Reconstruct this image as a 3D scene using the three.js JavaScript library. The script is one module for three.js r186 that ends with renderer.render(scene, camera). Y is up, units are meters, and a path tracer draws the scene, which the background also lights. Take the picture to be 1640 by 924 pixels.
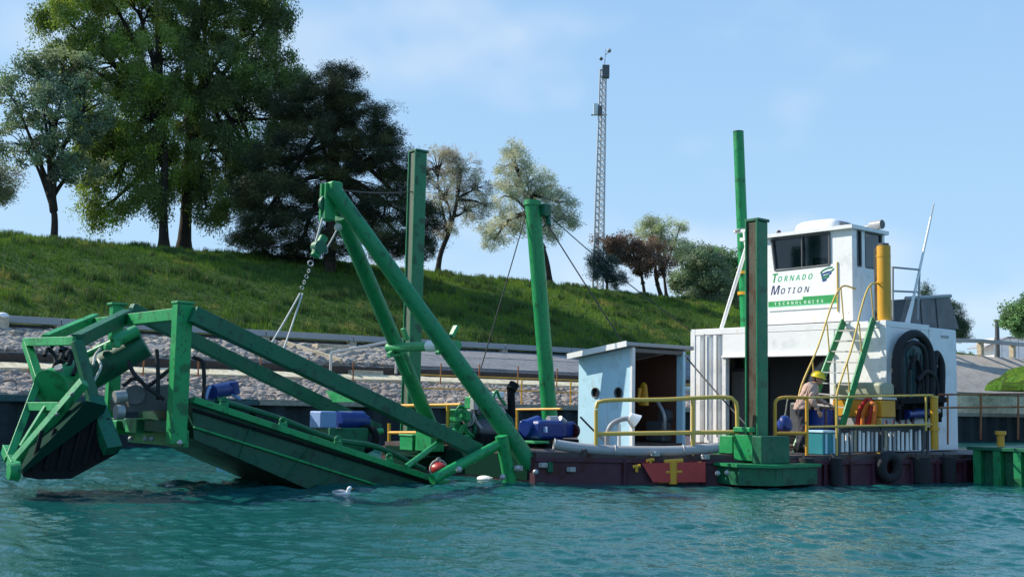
import * as THREE from 'three';
import { mergeGeometries, mergeVertices } from 'three/addons/utils/BufferGeometryUtils.js';
import { RoundedBoxGeometry } from 'three/addons/geometries/RoundedBoxGeometry.js';
import { ConvexGeometry } from 'three/addons/geometries/ConvexGeometry.js';
import { MarchingCubes } from 'three/addons/objects/MarchingCubes.js';

// ---------------------------------------------------------------- camera, sky, sun, exposure
const scene = new THREE.Scene();
const EYE = 1.55, F = 1800, PITCH = Math.atan(183 / F), ROLL = 0.02;
const camera = new THREE.PerspectiveCamera(2 * Math.atan(462 / F) * 180 / Math.PI, 1640 / 924, 0.1, 4000);
camera.position.set(0, EYE, 0);
camera.rotation.set(PITCH, 0, ROLL, 'XYZ');
scene.add(camera);
const renderer = new THREE.WebGLRenderer({ antialias: true });
renderer.setSize(1024, 576);
renderer.toneMapping = THREE.LinearToneMapping;
renderer.toneMappingExposure = 1.2;
renderer.shadowMap.enabled = true;

function rng(seed) { let a = seed >>> 0; return () => { a = (a + 0x6D2B79F5) | 0; let t = Math.imul(a ^ (a >>> 15), 1 | a); t = (t + Math.imul(t ^ (t >>> 7), 61 | t)) ^ t; return ((t ^ (t >>> 14)) >>> 0) / 4294967296; }; }
function lattice(seed, n) { const r = rng(seed), a = new Float32Array(n * n); for (let i = 0; i < a.length; i++) a[i] = r(); return a; }
function vnoise(L, n, x, y) {                                   // tileable value noise, period n
  const xi = Math.floor(x), yi = Math.floor(y), fx = x - xi, fy = y - yi, sx = fx * fx * (3 - 2 * fx), sy = fy * fy * (3 - 2 * fy);
  const m = (v) => ((v % n) + n) % n, a = m(xi), b = m(xi + 1), c = m(yi) * n, d = m(yi + 1) * n;
  return (L[a + c] * (1 - sx) + L[b + c] * sx) * (1 - sy) + (L[a + d] * (1 - sx) + L[b + d] * sx) * sy;
}
const LAT = [4, 8, 16, 32, 64, 128, 256].map((n, i) => [lattice(11 + i, n), n]);
function fbm(u, v, o0, o1, gain = 0.55) { let s = 0, a = 1, t = 0; for (let o = o0; o <= o1; o++) { const [L, n] = LAT[o]; s += a * vnoise(L, n, u * n, v * n); t += a; a *= gain; } return s / t; }
const clamp = (x, a = 0, b = 1) => Math.min(b, Math.max(a, x)), smooth = (a, b, x) => { const t = clamp((x - a) / (b - a)); return t * t * (3 - 2 * t); }, mix = (a, b, t) => a + (b - a) * t;

{ // clear summer sky: blue overhead, pale at the horizon, whiter round the sun, faint high cirrus
  const W = 1024, H = 512, data = new Float32Array(W * H * 4);
  const sun = new THREE.Vector3(-0.749, 0.616, -0.243).normalize(), dir = new THREE.Vector3();
  for (let j = 0; j < H; j++) for (let i = 0; i < W; i++) {
    const el = ((j + 0.5) / H - 0.5) * Math.PI, az = ((i + 0.5) / W - 0.5) * 2 * Math.PI;
    dir.set(Math.cos(el) * Math.cos(az), Math.sin(el), Math.cos(el) * Math.sin(az));
    const t = Math.pow(clamp(Math.sin(el)), 0.8);
    let r = mix(0.55, 0.045, t), g = mix(0.765, 0.25, t), b = mix(0.95, 0.66, t);
    const s = Math.pow(Math.max(0, dir.dot(sun)), 3) * 0.22;
    r += s * 0.9; g += s * 0.75; b += s * 0.45;
    if (el > 0.01) { // cirrus streaks
      const cx = az * 0.9 + 0.35 * el, cy = el * 3.4 - az * 0.25;
      const n = fbm(cx / 6.283 * 4, cy / 3.0, 1, 5, 0.6), m = fbm(az / 6.283 + 0.37, el / 3.14 + 0.2, 1, 3);
      const c = smooth(0.46, 0.80, n) * smooth(0.36, 0.62, m) * smooth(0.01, 0.08, el) * 0.55;
      r = mix(r, 0.86, c); g = mix(g, 0.88, c); b = mix(b, 0.92, c);
    }
    if (el < 0) { const k = smooth(0, -0.25, el); r = mix(r, 0.16, k); g = mix(g, 0.22, k); b = mix(b, 0.24, k); }
    r *= 0.85; g *= 0.9; b *= 0.93;
    data.set([r, g, b, 1], (j * W + i) * 4);
  }
  const sky = new THREE.DataTexture(data, W, H, THREE.RGBAFormat, THREE.FloatType);
  sky.mapping = THREE.EquirectangularReflectionMapping; sky.magFilter = sky.minFilter = THREE.LinearFilter; sky.wrapS = THREE.RepeatWrapping; sky.needsUpdate = true;
  scene.background = sky; scene.environment = sky;
}
const sun = new THREE.DirectionalLight(new THREE.Color(1, 0.93, 0.80), 5.0);
sun.position.set(-150, 123, -48.5); sun.position.z -= 40; sun.target.position.set(0, 0, -40);
sun.castShadow = true; sun.shadow.mapSize.set(4096, 4096);
Object.assign(sun.shadow.camera, { left: -80, right: 80, top: 80, bottom: -80, near: 1, far: 500 });
scene.add(sun, sun.target);

// ---------------------------------------------------------------- placing things
const camM = new THREE.Matrix4().makeRotationFromEuler(camera.rotation);
const ray = (px, py) => new THREE.Vector3((px - 820) / F, (462 - py) / F, -1).applyMatrix4(camM);
const P = (px, py, d) => { const r = ray(px, py); return r.multiplyScalar(d / -r.z).add(camera.position); };    // the point at distance d ahead
// the vessel's own frame: u across (to its right-hand side), h up, v towards its bow
const TH = -50 * Math.PI / 180, ORG = new THREE.Vector3(-0.6, 0, -23.95);
const toWorld = (u, h, v) => new THREE.Vector3(u, h, v).applyAxisAngle(new THREE.Vector3(0, 1, 0), TH).add(ORG);
function Q(px, py, c) {
  const r = ray(px, py).applyAxisAngle(new THREE.Vector3(0, 1, 0), -TH), o = camera.position.clone().sub(ORG).applyAxisAngle(new THREE.Vector3(0, 1, 0), -TH);
  let t;
  if (c.u !== undefined) t = (c.u - o.x) / r.x; else if (c.v !== undefined) t = (c.v - o.z) / r.z; else if (c.h !== undefined) t = (c.h - o.y) / r.y;
  else { const [[a, b], [e, f]] = c.line, nx = f - b, nz = a - e; t = ((a - o.x) * nx + (b - o.z) * nz) / (r.x * nx + r.z * nz); }
  return r.multiplyScalar(t).add(o);
}
const V = (x, y, z) => new THREE.Vector3(x, y, z);

const used = {}, base = new Map();
function numbered(n) { used[n] = (used[n] ?? -1) + 1; return used[n] ? n + '_' + String(used[n]).padStart(3, '0') : n; }
function tag(o, label, category, group) { o.userData = { label, category }; if (group) o.userData.group = group; return o; }
function thing(name, label, category, at, group) { const g = new THREE.Group(); g.name = numbered(name); g.position.copy(at); scene.add(g); base.set(g, at.clone()); return tag(g, label, category, group); }
function dthing(name, label, category, at, group) {           // built in the vessel's frame
  const g = new THREE.Group(); g.name = numbered(name); g.position.copy(toWorld(...at)); g.rotation.y = TH; scene.add(g); base.set(g, V(...at)); return tag(g, label, category, group);
}
function clean(g) { let q = g.index ? g.toNonIndexed() : g.clone(); for (const k of Object.keys(q.attributes)) if (!['position', 'normal'].includes(k)) q.deleteAttribute(k); return q; }
function boxUV(g) {
  const p = g.attributes.position, n = g.attributes.normal, uv = new Float32Array(p.count * 2);
  for (let i = 0; i < p.count; i++) {
    const ax = Math.abs(n.getX(i)), ay = Math.abs(n.getY(i)), az = Math.abs(n.getZ(i));
    if (ay >= ax && ay >= az) { uv[2 * i] = p.getX(i); uv[2 * i + 1] = p.getZ(i); }
    else if (ax >= az) { uv[2 * i] = p.getZ(i); uv[2 * i + 1] = p.getY(i); }
    else { uv[2 * i] = p.getX(i); uv[2 * i + 1] = p.getY(i); }
  }
  g.setAttribute('uv', new THREE.BufferAttribute(uv, 2)); return g;
}
function part(name, geos, mat, parent, label) {
  const list = (Array.isArray(geos) ? geos : [geos]).map(clean), g = list.length > 1 ? mergeGeometries(list) : list[0];
  let root = parent; while (!base.has(root)) root = root.parent;
  boxUV(g); const b = base.get(root); g.translate(-b.x, -b.y, -b.z);
  const m = new THREE.Mesh(g, mat); m.name = name; m.castShadow = m.receiveShadow = true; parent.add(m);
  if (label) m.userData.label = label;
  return m;
}
function struct(name, geo, mat) { const m = new THREE.Mesh(geo, mat); m.name = name; m.userData.kind = 'structure'; m.castShadow = m.receiveShadow = true; scene.add(m); return m; }

// geometry helpers
const box = (w, h, d, x = 0, y = 0, z = 0, r = 0.012) => { const g = Math.min(w, h, d) > 3 * r ? new RoundedBoxGeometry(w, h, d, 1, r) : new THREE.BoxGeometry(w, h, d); return g.translate(x, y, z); };
const box2 = (x0, x1, y0, y1, z0, z1, r) => box(Math.abs(x1 - x0), Math.abs(y1 - y0), Math.abs(z1 - z0), (x0 + x1) / 2, (y0 + y1) / 2, (z0 + z1) / 2, r);
function bar(a, b, w, h, up = V(0, 1, 0), r = 0.012) {        // box beam, h measured along up
  const z = b.clone().sub(a), L = z.length(); z.normalize(); const x = up.clone().cross(z).normalize(), y = z.clone().cross(x);
  return box(w, h, L, 0, 0, 0, r).applyMatrix4(new THREE.Matrix4().makeBasis(x, y, z).setPosition(a.clone().add(b).multiplyScalar(0.5)));
}
function tube(a, b, r0, r1 = r0, seg = 14) {
  const y = b.clone().sub(a), L = y.length(); y.normalize();
  return new THREE.CylinderGeometry(r1, r0, L, seg).applyQuaternion(new THREE.Quaternion().setFromUnitVectors(V(0, 1, 0), y)).translate((a.x + b.x) / 2, (a.y + b.y) / 2, (a.z + b.z) / 2);
}
const pipe = (pts, r, seg = 0, rs = 8) => new THREE.TubeGeometry(new THREE.CatmullRomCurve3(pts), seg || pts.length * 6, r, rs);
function sag(a, b, s, n = 8) { const q = []; for (let i = 0; i <= n; i++) { const t = i / n, p = a.clone().lerp(b, t); p.y -= s * 4 * t * (1 - t); q.push(p); } return q; }
function plate(pts, thick, up) {                              // a flat polygon of 3-D points thickened along its normal
  const o = pts[0], nx = pts[1].clone().sub(o).normalize(), nn = up.clone().normalize(), ny = nn.clone().cross(nx).normalize();
  const s = new THREE.Shape(pts.map((p) => { const q = p.clone().sub(o); return new THREE.Vector2(q.dot(nx), q.dot(ny)); }));
  return new THREE.ExtrudeGeometry(s, { depth: thick, bevelEnabled: false }).applyMatrix4(new THREE.Matrix4().makeBasis(nx, ny, nn).setPosition(o));
}
function prism(outline, y0, y1) {                             // plan outline [[x,z]...] standing from y0 to y1
  const s = new THREE.Shape(outline.map(([x, z]) => new THREE.Vector2(x, -z)));
  return new THREE.ExtrudeGeometry(s, { depth: y1 - y0, bevelEnabled: false }).rotateX(-Math.PI / 2).translate(0, y0, 0);
}
const lathe = (prof, seg = 20) => new THREE.LatheGeometry(prof.map(([r, y]) => new THREE.Vector2(r, y)), seg);
const ring = (c, r, t, nrm, seg = 24, arc = Math.PI * 2) => new THREE.TorusGeometry(r, t, 8, seg, arc).applyQuaternion(new THREE.Quaternion().setFromUnitVectors(V(0, 0, 1), nrm.clone().normalize())).translate(c.x, c.y, c.z);

// ---------------------------------------------------------------- materials
function tex(n, fn, rep, srgb = true) {
  const d = new Uint8Array(n * n * 4);
  for (let j = 0; j < n; j++) for (let i = 0; i < n; i++) { const c = fn(i / n, j / n); d.set([c[0] * 255, c[1] * 255, c[2] * 255, 255].map((x) => clamp(x, 0, 255)), (j * n + i) * 4); }
  const t = new THREE.DataTexture(d, n, n); t.wrapS = t.wrapT = THREE.RepeatWrapping; t.magFilter = THREE.LinearFilter; t.minFilter = THREE.LinearMipmapLinearFilter; t.generateMipmaps = true;
  if (srgb) t.colorSpace = THREE.SRGBColorSpace; t.repeat.set(1 / rep, 1 / rep); t.needsUpdate = true; return t;
}
const wear = tex(512, (u, v) => { // grime, vertical runs, scratches
  const g = fbm(u, v, 0, 5), run = fbm(u * 1, v * 0.12, 4, 6), sp = smooth(0.70, 0.80, fbm(u + 0.3, v + 0.7, 3, 6));
  const k = 0.93 + 0.10 * g - 0.06 * smooth(0.55, 0.8, run) * fbm(u, v, 0, 2) * 1.3;
  return [k - 0.03 * sp, k - 0.08 * sp, k - 0.11 * sp];
}, 2.4);
const worn = tex(1024, (u, v) => { // working green paint: faded patches, grease, chips showing primer, rust running down
  const fade = fbm(u, v, 0, 4), grease = smooth(0.56, 0.74, fbm(u + 0.45, v + 0.2, 1, 4)), chip = 0.8 * smooth(0.70, 0.735, fbm(u + 0.8, v + 0.1, 3, 6)), run = smooth(0.60, 0.76, fbm(u + 0.15, v * 0.18 + 0.6, 3, 6)) * smooth(0.45, 0.65, fbm(u + 0.6, v, 0, 3));
  let r = 0.84 + 0.22 * fade - 0.26 * grease, g = r, b = r; r += 0.10 * fade; 
  r = mix(r, 1.9, chip * 0.5); g = mix(g, 0.62, chip); b = mix(b, 0.75, chip); r = mix(r, 1.0, run * 0.4); g = mix(g, 0.60, run * 0.7); b = mix(b, 0.62, run * 0.7);
  return [r, g, b];
}, 1.9);
const whiteWear = tex(1024, (u, v) => { // white paint: soft grime, rust weeping from seams, scuffs
  const g = fbm(u, v, 0, 4), gr = smooth(0.50, 0.75, fbm(u + 0.3, v + 0.3, 1, 5)), run = smooth(0.60, 0.78, fbm(u + 0.5, v * 0.06 + 0.2, 3, 5)) * smooth(0.42, 0.66, fbm(u, v + 0.5, 1, 4)), sp = smooth(0.80, 0.84, fbm(u + 0.7, v + 0.9, 3, 6));
  const k = 0.975 + 0.04 * g - 0.06 * gr; return [k - 0.05 * run - 0.1 * sp, k - 0.11 * run - 0.2 * sp, k - 0.16 * run - 0.25 * sp];
}, 2.6);
const rusty = tex(512, (u, v) => {
  const k = 0.75 + 0.3 * fbm(u, v, 1, 6), r = smooth(0.48, 0.66, fbm(u + 0.1, v * 0.6 + 0.4, 1, 6));
  return [mix(k, 0.80, r), mix(k, 0.52, r), mix(k, 0.36, r)];
}, 1.7);
const grain = tex(256, (u, v) => { const k = 0.7 + 0.45 * fbm(u, v, 2, 6, 0.8) - 0.12 * smooth(0.5, 0.7, fbm(u, v, 0, 2)); return [k, k * 0.985, k * 0.96]; }, 1.5);
const bumpT = tex(256, (u, v) => { const k = fbm(u, v, 2, 6, 0.75); return [k, k, k]; }, 1.1, false);
const roughT = tex(256, (u, v) => { const k = 0.55 + 0.6 * (fbm(u, v, 1, 5) - 0.2); return [k, k, k]; }, 1.9, false);
const C = (r, g, b) => new THREE.Color().setRGB(r, g, b);
const paint = (c, o = {}) => new THREE.MeshStandardMaterial({ color: c, map: o.map ?? wear, roughness: o.rough ?? 0.6, roughnessMap: roughT, metalness: o.metal ?? 0, bumpMap: bumpT, bumpScale: o.bump ?? 0.002 });
const M = {
  green: paint(C(0.005, 0.33, 0.09), { map: worn, rough: 0.7 }),
  greenMid: paint(C(0.004, 0.25, 0.08), { map: worn, rough: 0.72 }),
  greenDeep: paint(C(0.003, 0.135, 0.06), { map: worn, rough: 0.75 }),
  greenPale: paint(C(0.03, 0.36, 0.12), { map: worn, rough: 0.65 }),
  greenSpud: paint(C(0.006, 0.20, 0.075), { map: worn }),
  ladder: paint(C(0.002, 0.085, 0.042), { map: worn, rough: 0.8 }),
  mast: paint(C(0.56, 0.57, 0.58)),
  greenPole: paint(C(0.006, 0.30, 0.085), { map: worn }),
  greySpud: paint(C(0.11, 0.15, 0.10), { rough: 0.9 }),
  rustSpud: paint(C(0.085, 0.075, 0.045), { map: rusty, rough: 0.9 }),
  maroon: paint(C(0.085, 0.022, 0.042), { map: rusty, rough: 0.8 }),
  red: paint(C(0.50, 0.035, 0.03)),
  deck: paint(C(0.10, 0.075, 0.07), { map: rusty, rough: 0.9 }),
  white: paint(C(0.86, 0.86, 0.84), { map: whiteWear, rough: 0.65 }),
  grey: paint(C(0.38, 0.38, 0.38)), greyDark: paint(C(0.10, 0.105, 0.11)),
  paleBlue: paint(C(0.50, 0.77, 0.90), { map: whiteWear, rough: 0.7 }),
  yellow: paint(C(0.72, 0.36, 0.025), { rough: 0.55 }),
  yellowPale: paint(C(0.72, 0.48, 0.10)),
  blue: paint(C(0.012, 0.04, 0.22), { rough: 0.5 }), blueLight: paint(C(0.25, 0.38, 0.66)), teal: paint(C(0.03, 0.26, 0.30)),
  black: new THREE.MeshPhysicalMaterial({ color: C(0.008, 0.010, 0.011), specularIntensity: 0.35, roughness: 0.75, bumpMap: bumpT, bumpScale: 0.002 }),
  rubber: new THREE.MeshStandardMaterial({ color: C(0.02, 0.02, 0.022), roughness: 0.85, bumpMap: bumpT, bumpScale: 0.004 }),
  brownWall: paint(C(0.13, 0.055, 0.035), { rough: 0.85 }),
  steel: paint(C(0.45, 0.45, 0.44), { rough: 0.65, metal: 0.3 }),
  rope: new THREE.MeshStandardMaterial({ color: C(0.30, 0.30, 0.27), roughness: 0.8 }),
  ropeDark: new THREE.MeshStandardMaterial({ color: C(0.05, 0.05, 0.05), roughness: 0.8 }),
  cord: new THREE.MeshStandardMaterial({ color: C(0.55, 0.53, 0.48), roughness: 0.8 }),
  concrete: new THREE.MeshStandardMaterial({ color: C(0.36, 0.33, 0.28), map: grain, roughness: 0.95, bumpMap: bumpT, bumpScale: 0.02 }),
  cream: new THREE.MeshStandardMaterial({ color: C(0.85, 0.76, 0.54), map: grain, roughness: 0.95, bumpMap: bumpT, bumpScale: 0.01 }),
  concretePale: new THREE.MeshStandardMaterial({ color: C(0.62, 0.54, 0.41), map: grain, roughness: 0.95, bumpMap: bumpT, bumpScale: 0.01 }),
  concreteGrey: new THREE.MeshStandardMaterial({ color: C(0.26, 0.27, 0.29), map: grain, roughness: 0.95, bumpMap: bumpT, bumpScale: 0.02 }),
  brownBand: new THREE.MeshStandardMaterial({ color: C(0.10, 0.075, 0.06), map: grain, roughness: 0.95, bumpMap: bumpT, bumpScale: 0.02 }),
  pile: new THREE.MeshStandardMaterial({ color: C(0.018, 0.032, 0.040), map: grain, roughness: 0.85, bumpMap: bumpT, bumpScale: 0.02 }),
  bark: new THREE.MeshStandardMaterial({ color: C(0.055, 0.04, 0.03), map: grain, roughness: 0.95, bumpMap: bumpT, bumpScale: 0.03 }),
  glass: new THREE.MeshPhysicalMaterial({ color: C(0.55, 0.62, 0.66), roughness: 0.05, transmission: 1, thickness: 0, ior: 1.5 }),
  hood: new THREE.MeshPhysicalMaterial({ color: C(0.002, 0.03, 0.018), roughness: 0.9, specularIntensity: 0.15 }),
  rustPost: paint(C(0.42, 0.16, 0.05), { map: rusty, rough: 0.9 }),
};

// ---------------------------------------------------------------- the setting
{ // choppy teal water: a sheet of real wavelets, finely meshed where it is near
  const r = rng(5), waves = [];
  for (let i = 0; i < 46; i++) {
    const L = 0.20 * Math.pow(1.9 / 0.20, Math.pow(i / 45, 1.5)), k = 2 * Math.PI / L, a = -1.35 + (r() - 0.5) * 1.9;
    waves.push([k * Math.cos(a), k * Math.sin(a), r() * 6.283, Math.pow(L, 0.70) * 0.0043 * (0.6 + 0.8 * r())]);
  }
  const axis = (segs) => { const q = []; for (const [a, b, st] of segs) for (let x = a; x < b - 1e-6; x += st) q.push(x); q.push(segs.at(-1)[1]); return q; };
  const xs = axis([[-800, -200, 200], [-200, -40, 20], [-40, -13, 0.6], [-13, 15, 0.06], [15, 40, 0.5], [40, 200, 20], [200, 800, 200]]);
  const zs = axis([[-800, -200, 200], [-200, -60, 20], [-60, -36, 0.3], [-36, -27, 0.12], [-27, -17, 0.07], [-17, -9.5, 0.05], [-9.5, 20, 1.5], [20, 200, 30]]);
  const nx = xs.length, nz = zs.length, pos = new Float32Array(nx * nz * 3), nor = new Float32Array(nx * nz * 3), uv = new Float32Array(nx * nz * 2), idx = [];
  for (let j = 0; j < nz; j++) for (let i = 0; i < nx; i++) {
    const x = xs[i], z = zs[j], q = j * nx + i, fx = i ? xs[i] - xs[i - 1] : 200, fz = j ? zs[j] - zs[j - 1] : 200, cell = Math.max(fx, fz);
    const gust = 0.5 + 1.15 * smooth(0.25, 0.75, fbm(x / 60 + 0.2, z / 34 + 0.1, 1, 5));
    let y = 0, gx = 0, gz = 0;
    for (const [kx, kz, ph, A] of waves) { const L = 6.283 / Math.hypot(kx, kz), f = clamp((L / cell - 1.6) / 2) * A * gust; if (f <= 0) continue; const a = kx * x + kz * z + ph, s = Math.sin(a), c = Math.cos(a); y += f * (s + 0.28 * Math.sin(2 * a + 1.57)); gx += f * kx * (c + 0.56 * Math.cos(2 * a + 1.57)); gz += f * kz * (c + 0.56 * Math.cos(2 * a + 1.57)); }
    pos.set([x, y, z], q * 3); const l = Math.hypot(gx, 1, gz); nor.set([-gx / l, 1 / l, -gz / l], q * 3); uv.set([x, z], q * 2);
    if (i && j) idx.push(q - nx - 1, q - 1, q, q - nx - 1, q, q - nx);
  }
  const g = new THREE.BufferGeometry(); g.setAttribute('position', new THREE.BufferAttribute(pos, 3)); g.setAttribute('normal', new THREE.BufferAttribute(nor, 3)); g.setAttribute('uv', new THREE.BufferAttribute(uv, 2)); g.setIndex(idx);
  const rip = tex(512, (u, v) => { const k = fbm(u, v * 0.5, 3, 6, 0.7); return [k, k, k]; }, 1.7, false);
  struct('water', g, new THREE.MeshPhysicalMaterial({ color: C(0.009, 0.090, 0.085), roughness: 0.08, ior: 1.33, bumpMap: rip, bumpScale: 0.012 }));
}
// the shore: s runs along the guard rail (away to the right), n away from the water
const AL = 36 * Math.PI / 180, G = (s, n, h) => V(-18.2 + s * Math.cos(AL) - n * Math.sin(AL), h, -(40 + s * Math.sin(AL) + n * Math.cos(AL)));
const pinv = camM.clone().invert();
function proj(p) { const q = p.clone().sub(camera.position).applyMatrix4(pinv); return [820 + F * q.x / -q.z, 462 - F * q.y / -q.z]; }
function sAt(px, n, h) { let a = -60, b = 150; for (let i = 0; i < 50; i++) { const m = (a + b) / 2; if (proj(G(m, n, h))[0] < px) a = m; else b = m; } return (a + b) / 2; }
const L5 = lattice(91, 64), gn = (x, y) => vnoise(L5, 64, x, y) - 0.5;
const crest = [[-40, 371], [0, 376], [80, 384], [270, 401], [460, 417], [700, 442], [880, 457], [960, 467], [1060, 478], [1160, 503]].map(([x, y]) => { const s = sAt(x, 21, 9.5); return [s, P(x, y, -G(s, 21, 0).z).y - 0.1]; });
function hCrest(s) { if (s <= crest[0][0]) return crest[0][1]; for (let i = 1; i < crest.length; i++) if (s < crest[i][0]) { const [a, p] = crest[i - 1], [c, q] = crest[i]; return mix(p, q, (s - a) / (c - a)); } return crest.at(-1)[1]; }
function bankH(s, n) {
  const k = 1 - smooth(52, 74, s), t = clamp(n / 21), S = Math.pow(t, 0.9) * (1 - 0.12 * t) / 0.88 * (1 - 0.10 * smooth(0.75, 1, t)) / 0.9;
  let h = 4.0 + (hCrest(s) - 4.0) * Math.min(1, S) * k;
  if (n > 21) h -= (n - 21) * 0.05 + smooth(21, 60, n) * 1.5;
  const e = smooth(0, 2, n);
  return h + e * (gn(s * 0.09, n * 0.09 + 7) * 0.7 * (1 - smooth(15, 20, n)) + gn(s * 0.4, n * 0.4) * 0.16 + gn(s * 1.3, n * 1.3) * 0.06) + smooth(50, 62, s) * 1.15;
}
function loft(ss, rows) {                                     // rows(s) -> list of points
  const pos = [], idx = []; let m;
  ss.forEach((s, j) => { const q = rows(s); m = q.length; q.forEach((p, i) => { pos.push(p.x, p.y, p.z); if (i && j) { const a = j * m + i; idx.push(a - m - 1, a - 1, a, a - m - 1, a, a - m); } }); });
  const g = new THREE.BufferGeometry(); g.setAttribute('position', new THREE.Float32BufferAttribute(pos, 3)); g.setIndex(idx); g.computeVertexNormals();
  if (g.attributes.normal.getY(0) < 0) { for (let i = 0; i < idx.length; i += 3) { const t = idx[i]; idx[i] = idx[i + 1]; idx[i + 1] = t; } g.setIndex(idx); g.computeVertexNormals(); }
  return boxUV(g);
}
const steps = (a, b, st) => { const q = []; for (let x = a; x <= b + 1e-6; x += st) q.push(x); return q; };
const grassTex = tex(512, (u, v) => { const a = fbm(u, v, 0, 3), b = fbm(u + 0.5, v, 4, 6, 0.9), k = 0.55 + 0.55 * b, y = smooth(0.42, 0.66, a); return [k * mix(0.72, 1.0, y), k * mix(0.86, 0.98, y), k * mix(0.62, 0.60, y)]; }, 9);
const grassMat = new THREE.MeshStandardMaterial({ color: C(0.085, 0.15, 0.008), map: grassTex, roughness: 1, bumpMap: bumpT, bumpScale: 0.06 });
const nRows = [...steps(0, 30, 0.75), 36, 45, 60, 90, 150, 400, 900];
struct('grass_bank', loft([-400, -200, -100, ...steps(-60, 130, 1.5), 200, 400, 800], (s) => nRows.map((n) => G(s, n, n > 60 ? Math.max(2.5, bankH(s, 60) - (n - 60) * 0.02) : bankH(s, n)))), grassMat);
{ // standing grass on the bank
  const r = rng(3), pos = [];
  for (let i = 0; i < 7; i++) { const a = r() * 6.28, x = (r() - 0.5) * 0.5, z = (r() - 0.5) * 0.5, w = 0.035, h = 0.45 + 0.5 * r(), lx = Math.cos(a) * 0.35 * r(), lz = Math.sin(a) * 0.35 * r(); pos.push(x - w * Math.sin(a), 0, z + w * Math.cos(a), x + w * Math.sin(a), 0, z - w * Math.cos(a), x + lx, h, z + lz); }
  const g = new THREE.BufferGeometry(); g.setAttribute('position', new THREE.Float32BufferAttribute(pos, 3)); g.computeVertexNormals();
  const N = 130000, im = new THREE.InstancedMesh(g, new THREE.MeshPhysicalMaterial({ color: 0xffffff, roughness: 1, transmission: 0.2, side: THREE.DoubleSide }), N), m = new THREE.Matrix4(), col = new THREE.Color();
  for (let i = 0; i < N; i++) {
    const s = -16 + Math.pow(r(), 1.1) * 78, n = 0.3 + r() * 22.5, sc = 0.15 + 0.16 * r() + 0.4 * Math.pow(r(), 18), p = G(s, n, bankH(s, n) - 0.03);
    m.makeRotationY(r() * 6.28).scale(V(sc, sc * 0.8, sc)).setPosition(p); im.setMatrixAt(i, m);
    const t = smooth(0.3, 0.7, fbm(s / 60 + 0.5, n / 60, 2, 5)) * 0.8 + 0.3 * r(); const dry = smooth(0.66, 0.80, fbm(s / 38 + 0.1, n / 25 + 0.3, 2, 6)) * r(), wd = smooth(0.63, 0.68, fbm(s / 30 + 0.7, n / 30 + 0.9, 3, 6)); if (wd > 0.5) { m.makeRotationY(r() * 6.28).scale(V(0.55, 0.5, 0.55)).setPosition(p); im.setMatrixAt(i, m); im.setColorAt(i, col.setRGB(0.05 + 0.05 * r(), 0.11 + 0.05 * r(), 0.02)); continue; } if (dry > 0.25) { im.setColorAt(i, col.setRGB(0.26 + 0.1 * r(), 0.25 + 0.06 * r(), 0.05)); continue; }
    im.setColorAt(i, col.setRGB(mix(0.042, 0.175, t), mix(0.125, 0.28, t), mix(0.006, 0.014, t)));
  }
  im.name = 'grass'; tag(im, 'rough uncut grass covering the long green bank', 'grass'); im.userData.kind = 'stuff'; scene.add(im);
}
// stepped stone revetment below the grass
const revMat = new THREE.MeshStandardMaterial({ color: C(0.34, 0.29, 0.24), map: grain, roughness: 1, bumpMap: bumpT, bumpScale: 0.05 });
const SEND = 46;
struct('stone_slope', loft(steps(-60, SEND, 2), (s) => [G(s, -8.35, 1.43), G(s, -6.5, 1.85), G(s, -4.75, 2.22)]), revMat);
struct('upper_slope', loft(steps(-60, SEND, 2), (s) => [G(s, -4.12, 2.83), G(s, -2.4, 3.38), G(s, -0.35, 3.80), G(s, 0.25, 3.98)]), M.concreteGrey);
function stones(name, label, n0, n1, h0, h1, N, size, cols, seed, s1 = SEND) {
  const r = rng(seed), g0 = new THREE.IcosahedronGeometry(0.5, 1), p = g0.attributes.position;
  for (let i = 0; i < p.count; i++) { const x = p.getX(i), y = p.getY(i), z = p.getZ(i), k = 0.85 + 0.5 * gn(x * 3 + 9, y * 3 + z * 4 + 5); p.setXYZ(i, x * k * 1.2, y * k * 0.7, z * k); }
  g0.computeVertexNormals();
  const im = new THREE.InstancedMesh(clean(g0), new THREE.MeshStandardMaterial({ color: 0xffffff, roughness: 1 }), N), m = new THREE.Matrix4(), q = new THREE.Quaternion(), e = new THREE.Euler(), col = new THREE.Color();
  for (let i = 0; i < N; i++) {
    const s = -14 + r() * (s1 + 14), t = r(), sc = size * (0.5 + 0.7 * r() + 1.5 * Math.pow(r(), 9)), c = cols[Math.floor(r() * cols.length)], k = 0.75 + 0.5 * r();
    m.compose(G(s, mix(n0, n1, t), mix(h0, h1, t)), q.setFromEuler(e.set((r() - 0.5) * 0.8, r() * 6.28, (r() - 0.5) * 0.8)), V(sc, sc, sc)); im.setMatrixAt(i, m); im.setColorAt(i, col.setRGB(c[0] * k, c[1] * k, c[2] * k));
  }
  im.name = name; tag(im, label, 'stones'); im.userData.kind = 'stuff'; im.castShadow = im.receiveShadow = true; scene.add(im);
}
stones('revetment_stones', 'loose brown and grey stones paving the lower slope just above the dark quay wall', -8.2, -4.95, 1.47, 2.19, 30000, 0.175, [[0.31, 0.26, 0.22], [0.28, 0.245, 0.215], [0.35, 0.29, 0.24], [0.31, 0.24, 0.20], [0.24, 0.22, 0.205]], 21);
stones('slope_stones', 'flat grey stones pitched on the upper slope below the promenade rail', -4.0, -0.5, 2.93, 3.75, 9000, 0.21, [[0.31, 0.27, 0.225], [0.26, 0.24, 0.22], [0.34, 0.30, 0.25]], 22, sAt(630, -2, 3.4));
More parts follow.
